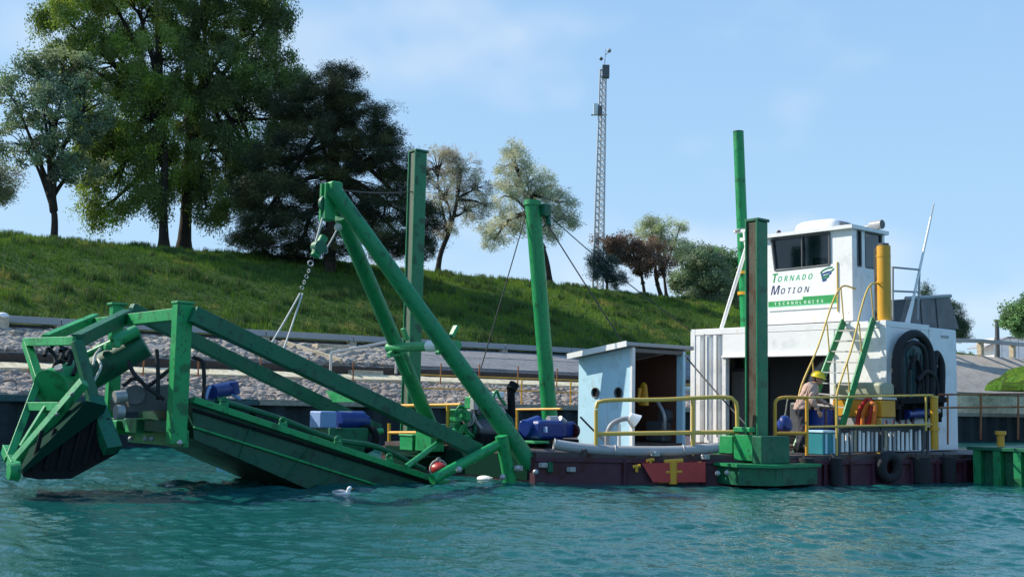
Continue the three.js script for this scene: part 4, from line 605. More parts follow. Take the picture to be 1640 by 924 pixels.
// ---------------------------------------------------------------- shed
{ const c = Q(1012, 715, { h: DECK }), v = c.z, u1 = c.x, top = Q(1012, 556, { v }).y, u0 = Q(927, 600, { v }).x, tl = Q(925, 574, { v }).y, v1 = Q(1098, 600, { u: u1 }).z, t = dthing('deck_shed', 'pale blue shed with two portholes and an open brown inside', 'shed', [(u0 + u1) / 2, DECK, (v + v1) / 2]);
  const sh = new THREE.Shape([[u0, DECK], [u1, DECK], [u1, top], [u0, tl]].map((p) => new THREE.Vector2(...p))), ports = [Q(954, 629, { v }), Q(991, 629, { v })];
  for (const p of ports) { const h = new THREE.Path(); h.absarc(p.x, p.y, 0.12, 0, 6.2832, true); sh.holes.push(h); }
  part('front_wall', new THREE.ExtrudeGeometry(sh, { depth: 0.05, bevelEnabled: false, curveSegments: 20 }).translate(0, 0, v - 0.05), M.paleBlue, t);
  for (const p of ports) { const f = part('porthole', ring(V(p.x, p.y, v + 0.01), 0.12, 0.018, V(0, 0, 1)), M.greyDark, t); part('glass', tube(V(p.x, p.y, v - 0.03), V(p.x, p.y, v - 0.02), 0.115, 0.115, 20), M.black, f); }
  part('back_wall', plate([V(u0, DECK, v1), V(u1, DECK, v1), V(u1, top, v1), V(u0, tl, v1)], 0.05, V(0, 0, 1)), M.brownWall, t); part('side_wall', box2(u0 - 0.001, u0 + 0.05, DECK, tl - 0.01, v1 + 0.051, v - 0.051, 0.004), M.brownWall, t); part('floor', box2(u0 + 0.06, u1, DECK + 0.004, DECK + 0.06, v1 + 0.06, v - 0.06), M.deck, t);
  part('inner_lining', box2(u0 + 0.06, u0 + 0.09, DECK + 0.06, tl - 0.05, v1 + 0.06, v - 0.06), M.brownWall, t);
  part('corner_post', box2(u1 - 0.07, u1 + 0.012, DECK, top, v - 0.09, v + 0.012), M.white, t); part('corner_post', box2(u1 - 0.2, u1 + 0.012, DECK, top - 0.02, v1, v1 + 0.1), M.paleBlue, t);
  const rf = [V(u0 - 0.14, tl + 0.02, 0), V(u1 + 0.06, top + 0.05, 0)]; part('roof', [bar(V(rf[0].x, rf[0].y + 0.02, (v + v1) / 2), V(rf[1].x, rf[1].y + 0.02, (v + v1) / 2), v - v1 + 0.5, 0.09)], M.grey, t); part('fascia', bar(V(rf[0].x, rf[0].y + 0.02, v + 0.262), V(rf[1].x, rf[1].y + 0.02, v + 0.262), 0.02, 0.13), M.white, t); part('header', box2(u1 - 0.05, u1 + 0.01, top - 0.12, top - 0.021, v1 + 0.1, v - 0.09), M.greyDark, t);
  const q = (x, y, k = 0.5) => Q(x, y, { u: u1 - k });
  const hook = (n, l, cat, at) => dthing(n, l, cat, at.toArray());
  let o = hook('yellow_coat', 'yellow waterproof coat hanging inside the open shed', 'coat', q(1031, 645, 0.7)); part('coat', lathe([[0.03, 0.3], [0.1, 0.24], [0.13, 0.05], [0.16, -0.25], [0.15, -0.28], [0.11, 0]], 12).scale(1, 1, 0.55).translate(...q(1031, 632, 0.7).toArray()), M.yellow, o); part('sleeve', tube(q(1025, 622, 0.68), q(1022, 645, 0.68), 0.05, 0.035), M.yellow, o);
  [[1044, 'left'], [1079, 'right']].forEach(([x, s]) => { o = dthing('round_gauge', 'round pale dial on the brown back of the shed, the ' + s + ' one', 'gauge', q(x, 630, 1.2).toArray(), 'dials inside the shed'); const p = q(x, 630, 1.2); part('case', ring(p, 0.12, 0.03, V(1, 0, 0)), M.steel, o); part('face', tube(p, p.clone().add(V(-0.02, 0, 0)), 0.11, 0.11, 18), M.grey, o); part('mount', tube(p, V(u0 + 0.06, p.y, p.z), 0.04), M.brownWall, o); });
  o = dthing('shed_pump', 'dark machine with pipes on the floor of the open shed', 'pump', [u1 - 0.7, DECK + 0.06, (v + v1) / 2]); const b = q(1065, 690, 0.7); part('body', [box(0.6, 0.5, 0.8, b.x, DECK + 0.32, b.z, 0.05), tube(V(b.x + 0.2, DECK + 0.7, b.z - 0.2), V(b.x + 0.2, DECK + 0.7, b.z + 0.3), 0.17)], M.greyDark, o); part('pipe', pipe([V(b.x + 0.25, DECK + 0.3, b.z + 0.3), V(b.x + 0.3, DECK + 0.7, b.z + 0.35), V(b.x, DECK + 1.1, b.z + 0.3)], 0.05), M.steel, o); part('cover', box(0.3, 0.1, 0.3, b.x + 0.1, DECK + 0.62, b.z - 0.1, 0.03), M.maroon, o);
}
{ const l = { line: inset(EDGE1, 0.55) }, q = (x, y) => Q(x, y, l), t = dthing('gooseneck_vent', 'pale grey bent vent pipe with a white bell end beside the shed corner', 'vent pipe', q(975, 716).toArray());
  part('pipe', pipe([[973, 722], [973, 695], [980, 680], [995, 672], [1010, 670]].map(([x, y]) => q(x, y)), 0.05, 24, 12), M.grey, t); part('bell', tube(q(1008, 667), q(1020, 676), 0.09, 0.17, 16), M.white, t); for (const x of [992, 1014]) part('leg', tube(q(x, 680), q(x, 722), 0.035), M.white, t); }

// ---------------------------------------------------------------- container
const cv = -7.9, cc = Q(1420, 513, { v: cv }), CU1 = cc.x, CTOP = cc.y, CU0 = Q(1106, 600, { v: cv }).x, CVS = Q(1491, 600, { u: CU1 }).z, CV1 = Q(1536, 600, { u: CU1 }).z;
{ const t = dthing('container', 'white steel container with a wide open front under the wheelhouse', 'container', [(CU0 + CU1) / 2, DECK, cv - 1.2]), f = (x, y) => Q(x, y, { v: cv });
  const oL = f(1157, 600).x, oR = f(1331, 600).x, oT = f(1240, 568).y, B = DECK + 0.02;
  for (const u of [CU0, CU1 - 0.16]) part('corner_post', box2(u, u + 0.16, B, CTOP, cv - 0.16, cv), M.white, t);
  part('top_rail', box2(CU0 + 0.16, CU1 - 0.16, CTOP - 0.16, CTOP, cv - 0.12, cv - 0.005), M.white, t);
  // corrugated strip on the left
  const o = []; const n = 3, w = (oL - CU0 - 0.17) / n; for (let i = 0; i < n; i++) { const a = CU0 + 0.165 + i * w; o.push([a, cv - 0.02], [a + w * 0.5, cv - 0.02], [a + w * 0.62, cv - 0.085], [a + w * 0.9, cv - 0.085], [a + w * 0.99, cv - 0.02]); } o.push([oL, cv - 0.12], [CU0 + 0.165, cv - 0.12]);
  part('corrugated_panel', prism(o, B, CTOP - 0.163), M.white, t);
  part('door_frame', [box2(oL + 0.003, oL + 0.13, B, oT - 0.06, cv - 0.14, cv + 0.01), box2(oR - 0.02, oR + 0.1, B, oT - 0.06, cv - 0.14, cv + 0.01)], M.white, t);
  part('lintel', box2(oL + 0.003, oR + 0.1, oT, CTOP - 0.163, cv - 0.1, cv - 0.012), M.white, t); part('door_track', box2(oL + 0.003, oR + 0.12, oT - 0.056, oT - 0.004, cv - 0.13, cv + 0.05), M.white, t);
  part('front_panel', box2(oR + 0.103, CU1 - 0.163, B, CTOP - 0.163, cv - 0.1, cv - 0.02), M.white, t);
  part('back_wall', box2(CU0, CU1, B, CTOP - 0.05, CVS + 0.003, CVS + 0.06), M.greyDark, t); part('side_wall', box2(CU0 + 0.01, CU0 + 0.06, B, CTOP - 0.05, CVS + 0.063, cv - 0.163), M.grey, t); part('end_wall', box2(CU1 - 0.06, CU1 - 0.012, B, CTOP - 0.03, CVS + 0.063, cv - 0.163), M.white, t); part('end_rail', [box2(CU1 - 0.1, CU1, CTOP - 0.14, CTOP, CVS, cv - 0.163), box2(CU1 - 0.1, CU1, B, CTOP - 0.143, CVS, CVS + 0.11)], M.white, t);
  part('roof', box2(CU0 + 0.02, CU1 - 0.103, CTOP - 0.05, CTOP - 0.008, CVS, cv - 0.125), M.white, t); part('floor', box2(CU0 + 0.07, CU1 - 0.07, B, B + 0.06, CVS + 0.07, cv - 0.165), M.deck, t);
  for (const x of [1130, 1150]) part('lock_rod', tube(f(x, 700).add(V(0, 0, 0.03)), f(x, 535).add(V(0, 0, 0.03)), 0.022), M.grey, t);
  part('corner_casting', box2(CU1 - 0.18, CU1 + 0.006, CTOP - 0.12, CTOP + 0.006, cv - 0.18, cv + 0.006), M.white, t);
  const lt = Q(1535, 529, { u: CU1 - 0.02 }).y, r = dthing('rear_container', 'slightly lower pale container end behind the white one', 'container', [CU1 - 1, DECK, (CVS + CV1) / 2]);
  part('end_wall', box2(CU1 - 2.4, CU1 - 0.03, DECK + 0.02, lt, CV1, CVS - 0.01, 0.03), M.white, r); part('vent_slot', box2(CU1 - 0.029, CU1 - 0.015, lt - 0.22, lt - 0.16, Q(1522, 545, { u: CU1 }).z, Q(1510, 545, { u: CU1 }).z, 0.004), M.grey, r);
  // inside
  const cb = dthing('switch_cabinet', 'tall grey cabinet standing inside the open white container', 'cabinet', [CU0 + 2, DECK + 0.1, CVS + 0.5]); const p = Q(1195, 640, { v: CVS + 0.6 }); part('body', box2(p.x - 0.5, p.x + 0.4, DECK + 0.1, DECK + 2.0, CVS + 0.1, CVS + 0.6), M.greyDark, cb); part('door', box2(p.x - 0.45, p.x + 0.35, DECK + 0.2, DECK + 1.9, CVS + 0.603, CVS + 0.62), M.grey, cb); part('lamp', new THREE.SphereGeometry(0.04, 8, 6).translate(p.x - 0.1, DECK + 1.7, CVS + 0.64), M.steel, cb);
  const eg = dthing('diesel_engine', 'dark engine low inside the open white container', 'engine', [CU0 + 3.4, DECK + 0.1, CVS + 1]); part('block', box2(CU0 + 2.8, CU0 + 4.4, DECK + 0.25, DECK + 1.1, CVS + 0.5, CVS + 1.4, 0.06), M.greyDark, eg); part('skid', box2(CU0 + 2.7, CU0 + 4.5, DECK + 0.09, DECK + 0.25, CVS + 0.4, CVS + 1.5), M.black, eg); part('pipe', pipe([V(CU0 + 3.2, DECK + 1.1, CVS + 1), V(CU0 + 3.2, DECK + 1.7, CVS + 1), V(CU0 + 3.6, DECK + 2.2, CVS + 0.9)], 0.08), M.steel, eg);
}
{ // radiator and coiled hoses on the container end
  const u = CU1, q = (x, y, k = 0) => Q(x, y, { u: u + k }), t = dthing('radiator', 'dark arched radiator unit wrapped in thick black hoses on the shaded container end', 'radiator', q(1470, 660).toArray());
  const core = [[1445, 640], [1445, 575], [1452, 555], [1465, 546], [1478, 550], [1488, 566], [1492, 585], [1500, 590], [1500, 640]].map(([x, y]) => q(x, y, 0.03)), s = plate(core, 0.10, V(1, 0, 0)); part('core', s, paint(C(0.015, 0.10, 0.11)), t);
  for (let i = 0; i < 9; i++) part('fin', tube(q(1449 + i * 5.4, 560 + Math.abs(i - 3) * 4, 0.14), q(1449 + i * 5.4, 638, 0.14), 0.014, 0.014, 6), M.greyDark, t);
  const loop = (pts, r, k) => part('hose', pipe(pts.map(([x, y], i) => q(x, y, k + 0.03 * Math.sin(i * 2))), r, 40, 10), M.rubber, t);
  loop([[1437, 655], [1436, 610], [1437, 570], [1446, 546], [1462, 535], [1478, 541], [1489, 560], [1492, 590], [1490, 640]], 0.10, 0.2); loop([[1444, 650], [1442, 600], [1446, 565], [1463, 549], [1480, 558], [1484, 590], [1484, 640]], 0.06, 0.28); loop([[1492, 650], [1495, 600], [1500, 566], [1508, 580], [1509, 620], [1507, 652]], 0.085, 0.2); loop([[1455, 640], [1456, 600], [1466, 570], [1474, 600], [1470, 640]], 0.04, 0.22); loop([[1470, 610], [1485, 595], [1500, 610], [1504, 640]], 0.05, 0.3); loop([[1460, 590], [1468, 575], [1476, 590], [1480, 630]], 0.03, 0.3);
  part('base', [bar(q(1434, 643, 0.2), q(1510, 640, 0.2), 0.3, 0.12)], M.black, t); part('shroud', bar(q(1438, 660, 0.06), q(1508, 656, 0.06), 0.1, 0.36), M.black, t); for (const x of [1440, 1462, 1484, 1506]) part('stand_leg', tube(q(x, 645, 0.2), q(x, 676, 0.2), 0.05), M.black, t); part('tank', [tube(q(1452, 664, 0.15), q(1478, 662, 0.15), 0.11)], M.blue, t); part('pipe', [tube(q(1488, 660, 0.2), q(1504, 658, 0.2), 0.07)], M.grey, t);
}

// ---------------------------------------------------------------- wheelhouse
const wv = cv - 0.35, W0 = Q(1194, 450, { v: wv }).x, W1 = Q(1366, 450, { v: wv }).x, WT = Q(1366, 366, { v: wv }).y, WV = Q(1419, 450, { u: W1 }).z;
{ const t = dthing('wheelhouse', 'white wheelhouse with dark front window on top of the container', 'wheelhouse', [(W0 + W1) / 2, CTOP, wv - 0.9]), f = (x, y) => Q(x, y, { v: wv }), B = CTOP - 0.004;
  const a = f(1238, 379), b = f(1330, 428), x0 = a.x, x1 = b.x, y1 = f(1285, 378).y, y0 = f(1285, 430).y;
  const sh = new THREE.Shape([[W0, B], [W1, B], [W1, WT], [W0, WT]].map((p) => new THREE.Vector2(...p))); sh.holes.push(new THREE.Path([[x0 + 0.09, y0], [x0 - 0.02, y1], [x1, y1], [x1, y0 + 0.02]].map((p) => new THREE.Vector2(...p))));
  part('front_wall', new THREE.ExtrudeGeometry(sh, { depth: 0.06, bevelEnabled: false }).translate(0, 0, wv - 0.06), M.white, t);
  const wn = part('window', [bar(V(x0 + 0.1, y0, wv), V(x1, y0 + 0.02, wv), 0.08, 0.05), bar(V(x0 - 0.02, y1, wv), V(x1, y1, wv), 0.08, 0.05), bar(V(x0 + 0.09, y0, wv), V(x0 - 0.02, y1, wv), 0.05, 0.08, V(0, 0, 1)), bar(V(x1, y0, wv), V(x1, y1, wv), 0.05, 0.08, V(0, 0, 1)), bar(V(mix(x0, x1, 0.53), y0, wv), V(mix(x0, x1, 0.53), y1, wv), 0.04, 0.06, V(0, 0, 1))], M.greyDark, t); part('pane', box2(x0 - 0.02, x1, y0, y1, wv - 0.035, wv - 0.029), M.glass, wn);
  part('side_wall', box2(W0 + 0.002, W0 + 0.06, B, WT, WV + 0.06, wv - 0.062), M.white, t); part('back_wall', box2(W0 + 0.002, W1 - 0.002, B, WT, WV, WV + 0.058), M.white, t); part('floor', box2(W0 + 0.07, W1 - 0.07, B, B + 0.04, WV + 0.07, wv - 0.07), M.greyDark, t);
  const s = (x, y) => Q(x, y, { u: W1 }), zs = [wv - 0.062, s(1374, 400).z, s(1380, 400).z, s(1387, 400).z, s(1413, 400).z, WV + 0.06], h0 = s(1400, 430).y, h1 = s(1400, 374).y;
  part('side_wall', [box2(W1 - 0.06, W1, B, h0, zs[5], zs[0], 0.004), box2(W1 - 0.06, W1, h1, WT, zs[5], zs[0], 0.004), ...[[0, 1], [2, 3], [4, 5]].map(([i, j]) => box2(W1 - 0.059, W1 - 0.001, h0 + 0.002, h1 - 0.002, zs[j], zs[i], 0.004))], M.white, t);
  for (const [i, j] of [[1, 2], [3, 4]]) { const w = part('window', [box2(W1 - 0.05, W1 + 0.015, h0 - 0.02, h0 + 0.02, zs[j], zs[i]), box2(W1 - 0.05, W1 + 0.015, h1 - 0.02, h1 + 0.02, zs[j], zs[i]), box2(W1 - 0.05, W1 + 0.015, h0, h1, zs[j] - 0.02, zs[j] + 0.02), box2(W1 - 0.05, W1 + 0.015, h0, h1, zs[i] - 0.02, zs[i] + 0.02)], M.greyDark, t); part('pane', box2(W1 - 0.035, W1 - 0.029, h0, h1, zs[j], zs[i]), M.glass, w); }
  part('roof', box2(W0 - 0.08, W1 + 0.08, WT + 0.002, WT + 0.09, WV - 0.06, wv + 0.12, 0.03), M.white, t); part('base_trim', box2(W0 - 0.01, W1 + 0.02, B, B + 0.06, wv + 0.002, wv + 0.03), M.greyDark, t);
  part('console', box2(W0 + 0.5, W1 - 0.15, B + 0.05, y0 - 0.1, wv - 0.6, wv - 0.1, 0.03), M.black, t); part('seat', [box2((x0 + x1) / 2 - 0.2, (x0 + x1) / 2 + 0.2, y0 - 0.25, y0 + 0.35, WV + 0.5, WV + 0.62, 0.04)], M.black, t);
  // sign
  const p0 = f(1232, 433), p1 = f(1342, 492), cw = 640, ch = 340, cn = document.createElement('canvas'); cn.width = cw; cn.height = ch; const g = cn.getContext('2d');
  g.fillStyle = '#f4f6f2'; g.fillRect(0, 0, cw, ch); const txt = (s, x, y, size, col, sp) => { g.fillStyle = col; g.font = 'italic bold ' + size + 'px sans-serif'; let k = x; for (const c of s) { g.fillText(c, k, y); k += g.measureText(c).width + sp; } return k; };
  txt('ORNADO', txt('T', 26, 108, 104, '#12914a', 4), 104, 62, '#27a06a', 14); txt('OTION', txt('M', 14, 208, 104, '#2d2360', 4), 206, 66, '#3a3f63', 16);
  g.fillStyle = '#2a9d52'; g.fillRect(0, 262, cw, 42); g.fillStyle = '#e8f4ea'; g.font = 'bold 34px sans-serif'; let k = 60; for (const c of 'TECHNOLOGIES') { g.fillText(c, k, 296); k += 40; } g.fillStyle = '#2a9d52'; g.fillRect(330, 240, 310, 24); g.fillStyle = '#8fd3ae'; g.fillRect(0, 304, cw, 10);
  g.strokeStyle = '#14705a'; g.lineWidth = 15; g.lineCap = 'round'; [[60, 48, 24], [44, 74, 18], [30, 98, 12], [16, 120, 7]].forEach(([rx, y, ry], i) => { g.beginPath(); g.ellipse(560 - i * 9, y, rx, ry * 0.7, -0.25, 0.4, 5.6); g.strokeStyle = i % 2 ? '#2b4a8a' : '#14705a'; g.stroke(); });
  const ct = new THREE.CanvasTexture(cn); ct.colorSpace = THREE.SRGBColorSpace; const sg = new THREE.PlaneGeometry(p1.x - p0.x, p0.y - p1.y), m = new THREE.Mesh(sg, new THREE.MeshStandardMaterial({ map: ct, roughness: 0.5 })); m.castShadow = m.receiveShadow = true;
  const bd = dthing('name_board', 'white name board with green and purple lettering below the wheelhouse window', 'sign', [(p0.x + p1.x) / 2, (p0.y + p1.y) / 2, wv]); part('board', box2(p0.x, p1.x, p1.y, p0.y, wv + 0.003, wv + 0.022, 0.004), M.white, bd); m.name = 'lettering'; m.position.set(0, 0, 0.0255); bd.add(m);
  part('edge_strip', box2(p1.x + 0.002, p1.x + 0.03, p1.y - 0.1, p0.y + 0.05, wv + 0.003, wv + 0.03, 0.004), M.yellowPale, bd);
}
{ const v = wv - 0.9, q = (x, y) => Q(x, y, { v }), c = q(1320, 362), t = dthing('roof_unit', 'rounded white air conditioning unit on the wheelhouse roof', 'air conditioner', [c.x, WT + 0.09, v]);
  const sg = new THREE.SphereGeometry(1, 36, 20, 0, 6.2832, 0, Math.PI / 2), sp = sg.attributes.position, pw = (x, e) => Math.sign(x) * Math.pow(Math.abs(x), e); for (let i = 0; i < sp.count; i++) sp.setXYZ(i, pw(sp.getX(i), 0.45) * 0.66, pw(sp.getY(i), 0.55) * 0.30, pw(sp.getZ(i), 0.45) * 0.46); sg.computeVertexNormals(); sg.translate(c.x, WT + 0.145, v);
  part('housing', sg, M.white, t); for (let i = 0; i < 4; i++) part('louvre', box2(c.x + 0.645, c.x + 0.675, WT + 0.16 + i * 0.05, WT + 0.18 + i * 0.05, v - 0.28, v + 0.28, 0.004), M.greyDark, t); part('base', box(1.36, 0.05, 0.96, c.x, WT + 0.118, v, 0.01), M.grey, t);
  const h = Q(1407, 360, { v: WV + 0.3 }), s = dthing('search_light', 'grey round searchlight on the right rear corner of the wheelhouse roof', 'searchlight', [h.x, WT + 0.09, h.z]); part('lamp_body', tube(h.clone().add(V(-0.2, 0.0, 0)), h.clone().add(V(0.12, 0.0, 0)), 0.10, 0.115, 18), M.grey, s); part('lens', tube(h.clone().add(V(0.121, 0.0, 0)), h.clone().add(V(0.135, 0.0, 0)), 0.10, 0.10, 18), M.greyDark, s); part('bracket', tube(V(h.x, WT + 0.05, h.z), h, 0.03), M.greyDark, s); part('arm', tube(V(h.x - 0.5, h.y - 0.04, h.z), h, 0.05), M.grey, s);
  const w = dthing('roof_lamp', 'tiny dark lamp at the left front of the wheelhouse roof', 'lamp', [Q(1248, 360, { v: wv - 0.2 }).x, WT + 0.09, wv - 0.2]), wp = Q(1248, 360, { v: wv - 0.2 }); part('base', tube(V(wp.x, WT + 0.09, wv - 0.2), V(wp.x, WT + 0.16, wv - 0.2), 0.06), M.greyDark, w); part('dome', new THREE.SphereGeometry(0.055, 10, 8).translate(wp.x, WT + 0.17, wv - 0.2), M.maroon, w);
  const b = dthing('roof_brace', 'white tubular brace from the container roof up to the wheelhouse corner', 'brace', Q(1156, 524, { v: cv - 0.5 }).toArray()); part('tube', tube(Q(1156, 526, { v: cv - 0.5 }), Q(1196, 396, { v: cv - 0.6 }), 0.05), M.white, b); part('tube', tube(Q(1193, 372, { v: cv - 0.6 }), Q(1196, 396, { v: cv - 0.6 }), 0.05), M.white, b); part('clamp', ring(Q(1186, 368, { v: cv - 0.7 }), 0.12, 0.03, V(0, 1, 0.2)), M.grey, b); part('arm', tube(Q(1178, 371, { v: cv - 0.7 }), Q(1215, 369, { v: cv - 0.5 }), 0.05), M.white, b);
  const yv = cv - 0.3, y = dthing('exhaust_stack', 'upright orange yellow exhaust cylinder beside the wheelhouse', 'exhaust', [Q(1416, 508, { v: yv }).x, CTOP, yv]), e = (x, k) => Q(x, k, { v: yv }); part('cylinder', tube(V(e(1416, 400).x, CTOP, yv), e(1416, 394), 0.155, 0.155, 22), M.yellow, y); part('band', [tube(e(1416, 455), e(1416, 451), 0.163, 0.163, 22), tube(e(1416, 412), e(1416, 409), 0.163, 0.163, 22)], M.yellow, y); part('cap', tube(e(1416, 394), e(1416, 390), 0.12, 0.12, 20), M.greyDark, y); part('mounting', box2(e(1402, 400).x, e(1408, 400).x, CTOP, e(1402, 398).y, yv - 0.1, yv + 0.05), M.rustSpud, y);
  const n = (x, k) => Q(x, k, { u: CU1 - 0.25 }), an = dthing('whip_antenna', 'slanting white whip antenna on the container roof right of the exhaust', 'antenna', n(1456, 515).toArray()); part('base', tube(n(1454, 518), n(1463, 482), 0.06, 0.04), M.white, an); part('rod', tube(n(1463, 482), n(1492, 348), 0.035, 0.025), M.white, an); part('tip', tube(n(1492, 348), n(1497, 326), 0.016, 0.012), M.grey, an);
  rail('thin grey railing on the container roof between exhaust and antenna', [[n(1430, 428), n(1474, 432)], [n(1430, 466), n(1474, 468)]], [[n(1474, 432), n(1471, 512)], [n(1431, 428), n(1431, 512)]], 0.024, M.grey, undefined);
  const ho = dthing('sloped_housing', 'dark grey sloped housing on top of the rear container', 'housing', [CU1 - 1, CTOP - 0.2, (CVS + CV1) / 2]), hp = [[1440, 526], [1452, 479], [1522, 475], [1537, 527]]; part('shell', new ConvexGeometry(hp.map(([x, k]) => Q(x, k, { u: CU1 - 0.55 })).concat(hp.map(([x, k]) => Q(x, k, { u: CU1 - 0.55 }).add(V(-1.6, 0, 0))))), M.greyDark, ho); part('ridge', tube(Q(1452, 478, { u: CU1 - 0.55 }), Q(1523, 474, { u: CU1 - 0.55 }), 0.05), M.grey, ho); part('seam', [1475, 1500].map((x) => tube(Q(x, 478, { u: CU1 - 0.54 }), Q(x + 4, 526, { u: CU1 - 0.54 }), 0.015)), M.greyDark, ho);
}
{ // stairs
  const lT = Q(1352, 514, { v: cv + 0.06 }), rT = Q(1400, 511, { v: cv + 0.06 }), lB = Q(1275, 718, { u: lT.x - 0.05 }), rB = Q(1336, 729, { u: rT.x + 0.05 });
  const t = dthing('ship_stairs', 'steep green stairs with pale treads up to the container roof', 'stairs', [(lB.x + rB.x) / 2, DECK, (lB.z + lT.z) / 2]);
  part('stringer', bar(lB, lT, 0.05, 0.19), M.greenPole, t); part('stringer', bar(rB, rT, 0.05, 0.19), M.greenPole, t);
  for (let i = 1; i < 12; i++) { const f = i / 12, a = lB.clone().lerp(lT, f), b = rB.clone().lerp(rT, f); part('tread', bar(a, b, 0.2, 0.025), M.cord, t); }
  for (const [a, b] of [[lB, lT], [rB, rT]]) { const u = V(0, 0.78, 0.1), p0 = a.clone().lerp(b, 0.12).add(u), p1 = b.clone().add(u); part('handrail', pipe([a.clone().lerp(b, 0.08), p0, a.clone().lerp(b, 0.5).add(u), p1, b.clone().add(V(0, 0.8, -0.5))], 0.022, 40, 8), M.yellowPale, t); for (const k of [0.4, 0.7, 1]) part('baluster', tube(a.clone().lerp(b, k), a.clone().lerp(b, k).add(u), 0.016, 0.016, 8), M.yellowPale, t); }
  part('foot_plate', bar(lB.clone().add(V(0, -0.06, 0)), rB.clone().add(V(0, -0.06, 0)), 0.3, 0.05), M.greenPale, t);
}
// ---------------------------------------------------------------- deck goods on the right
{ const kv = cv + 0.66, q = (x, y) => Q(x, y, { v: kv }), a = q(1334, 684), b = q(1413, 612), t = dthing('machine_cabinet', 'yellow machine cabinet with a pale olive lid behind the stairs', 'cabinet', [(a.x + b.x) / 2, DECK, cv + 0.36]), hb = q(1375, 640).y, hc = q(1375, 668).y, z0 = cv + 0.1;
  part('body', box2(a.x + 0.03, b.x - 0.03, DECK, hc, z0 + 0.03, kv - 0.03, 0.03), M.grey, t); part('band', box2(a.x, b.x, hc + 0.003, hb, z0, kv, 0.03), M.yellow, t); part('trim', box2(a.x - 0.02, b.x + 0.02, hb + 0.003, hb + 0.06, z0 - 0.02, kv + 0.02, 0.012), M.cord, t); part('lid', box2(a.x, b.x, hb + 0.063, b.y, z0, kv, 0.09), paint(C(0.36, 0.38, 0.26)), t);
  for (const x of [1338, 1408]) part('leg_panel', box2(q(x, 650).x - 0.06, q(x, 650).x + 0.06, DECK, hc - 0.003, kv - 0.028, kv + 0.01, 0.01), M.yellowPale, t);
  part('hinge', [1360, 1395].map((x) => box(0.1, 0.04, 0.03, q(x, 640).x, hb + 0.03, kv + 0.03, 0.006)), M.greyDark, t);
  const p = (x, y, d = 0.06) => Q(x, y, { v: kv + d }), h = dthing('red_hose', 'red and orange hose draped over the yellow cabinet', 'hose', p(1390, 660).toArray()); part('hose', pipe([[1374, 684], [1378, 660], [1385, 645], [1393, 640], [1396, 660], [1390, 684]].map(([x, y]) => p(x, y)), 0.06, 40, 10), M.red, h); part('hose', pipe([[1382, 684], [1384, 662], [1394, 646], [1402, 650], [1401, 668], [1399, 686]].map(([x, y]) => p(x, y, 0.14)), 0.05, 40, 10), paint(C(0.75, 0.2, 0.03)), h);
  const r = dthing('cylinder_rack', 'low dark rack holding a row of upright white cylinders along the hull edge', 'rack', Q(1415, 725, { line: inset(EDGE2, 0.3) }).toArray()), z = (x, y, d = 0.3) => Q(x, y, { line: inset(EDGE2, d) });
  part('top_bar', [bar(z(1345, 684), z(1487, 680), 0.2, 0.05)], M.greyDark, r); part('back_plate', plate([z(1345, 726, 0.42), z(1487, 720, 0.42), z(1487, 680, 0.42), z(1345, 686, 0.42)], 0.02, z(1400, 700, 0).sub(z(1400, 700, 0.3))), M.greyDark, r); for (const x of [1345, 1362, 1413, 1479, 1487]) part('upright', tube(z(x, 684), z(x, 728), 0.035), M.greyDark, r);
  const rr = rng(77); for (let i = 0; i < 19; i++) { const x = 1350 + i * 6.9 + (rr() - 0.5) * 2; if (Math.abs(x - 1413) < 2) continue; const c = part('cylinder', tube(z(x, 724 - i * 0.2, 0.26), z(x, 694 - rr() * 5 - i * 0.1, 0.26), 0.03 + 0.012 * rr(), 0.03, 10), i % 5 === 2 ? M.grey : i % 7 === 3 ? M.concretePale : M.white, r); }
  for (const x of [1420, 1432, 1442, 1452, 1463]) part('nozzle', tube(z(x, 681), z(x, 672), 0.04, 0.02, 8), M.maroon, r);
  const cr = (n, l, x0, x1, y0, y1, d, m, m2) => { const a = Q(x0, y0, { line: inset(EDGE2, d) }), b = Q(x1, y1, { line: inset(EDGE2, d) }), c = a.clone().add(b).multiplyScalar(0.5), o = dthing(n, l, 'crate', [c.x, DECK, c.z]), W = a.distanceTo(V(b.x, a.y, b.z)), H = a.y - DECK; part('body', box(0.4, H, W, c.x, DECK + H / 2, c.z, 0.02), m, o); part('lid', box(0.44, 0.05, W + 0.04, c.x, DECK + H + 0.027, c.z, 0.012), m2, o); for (const k of [-0.3, 0.3]) part('batten', box(0.02, H - 0.04, 0.06, c.x + 0.211, DECK + H / 2, c.z + k * W, 0.004), m2, o); };
  cr('tool_crate', 'teal crate on deck between the stair stringers', 1303, 1330, 693, 715, 0.5, M.teal, M.paleBlue); cr('dark_crate', 'dark blue crate behind the teal crate by the stair foot', 1302, 1332, 655, 680, 1.1, M.blue, M.brownWall);
  const bc = Q(1258, 679, { line: inset(EDGE2, 0.5) }), bg = dthing('blue_bag', 'round blue bag hanging beside the bending worker', 'bag', bc.toArray()); const bgG = new THREE.SphereGeometry(0.16, 18, 14), bp2 = bgG.attributes.position; for (let i = 0; i < bp2.count; i++) { const y = bp2.getY(i), kx = 1 + 0.12 * Math.sin(bp2.getX(i) * 31 + y * 17); bp2.setXYZ(i, bp2.getX(i) * kx, y * 1.12, bp2.getZ(i) * kx * 0.9); } bgG.computeVertexNormals(); part('sack', bgG.translate(bc.x, bc.y, bc.z), M.blue, bg); part('tie', tube(V(bc.x, bc.y + 0.15, bc.z), Q(1262, 640, { line: inset(EDGE2, 0.3) }), 0.012), M.cord, bg);
}
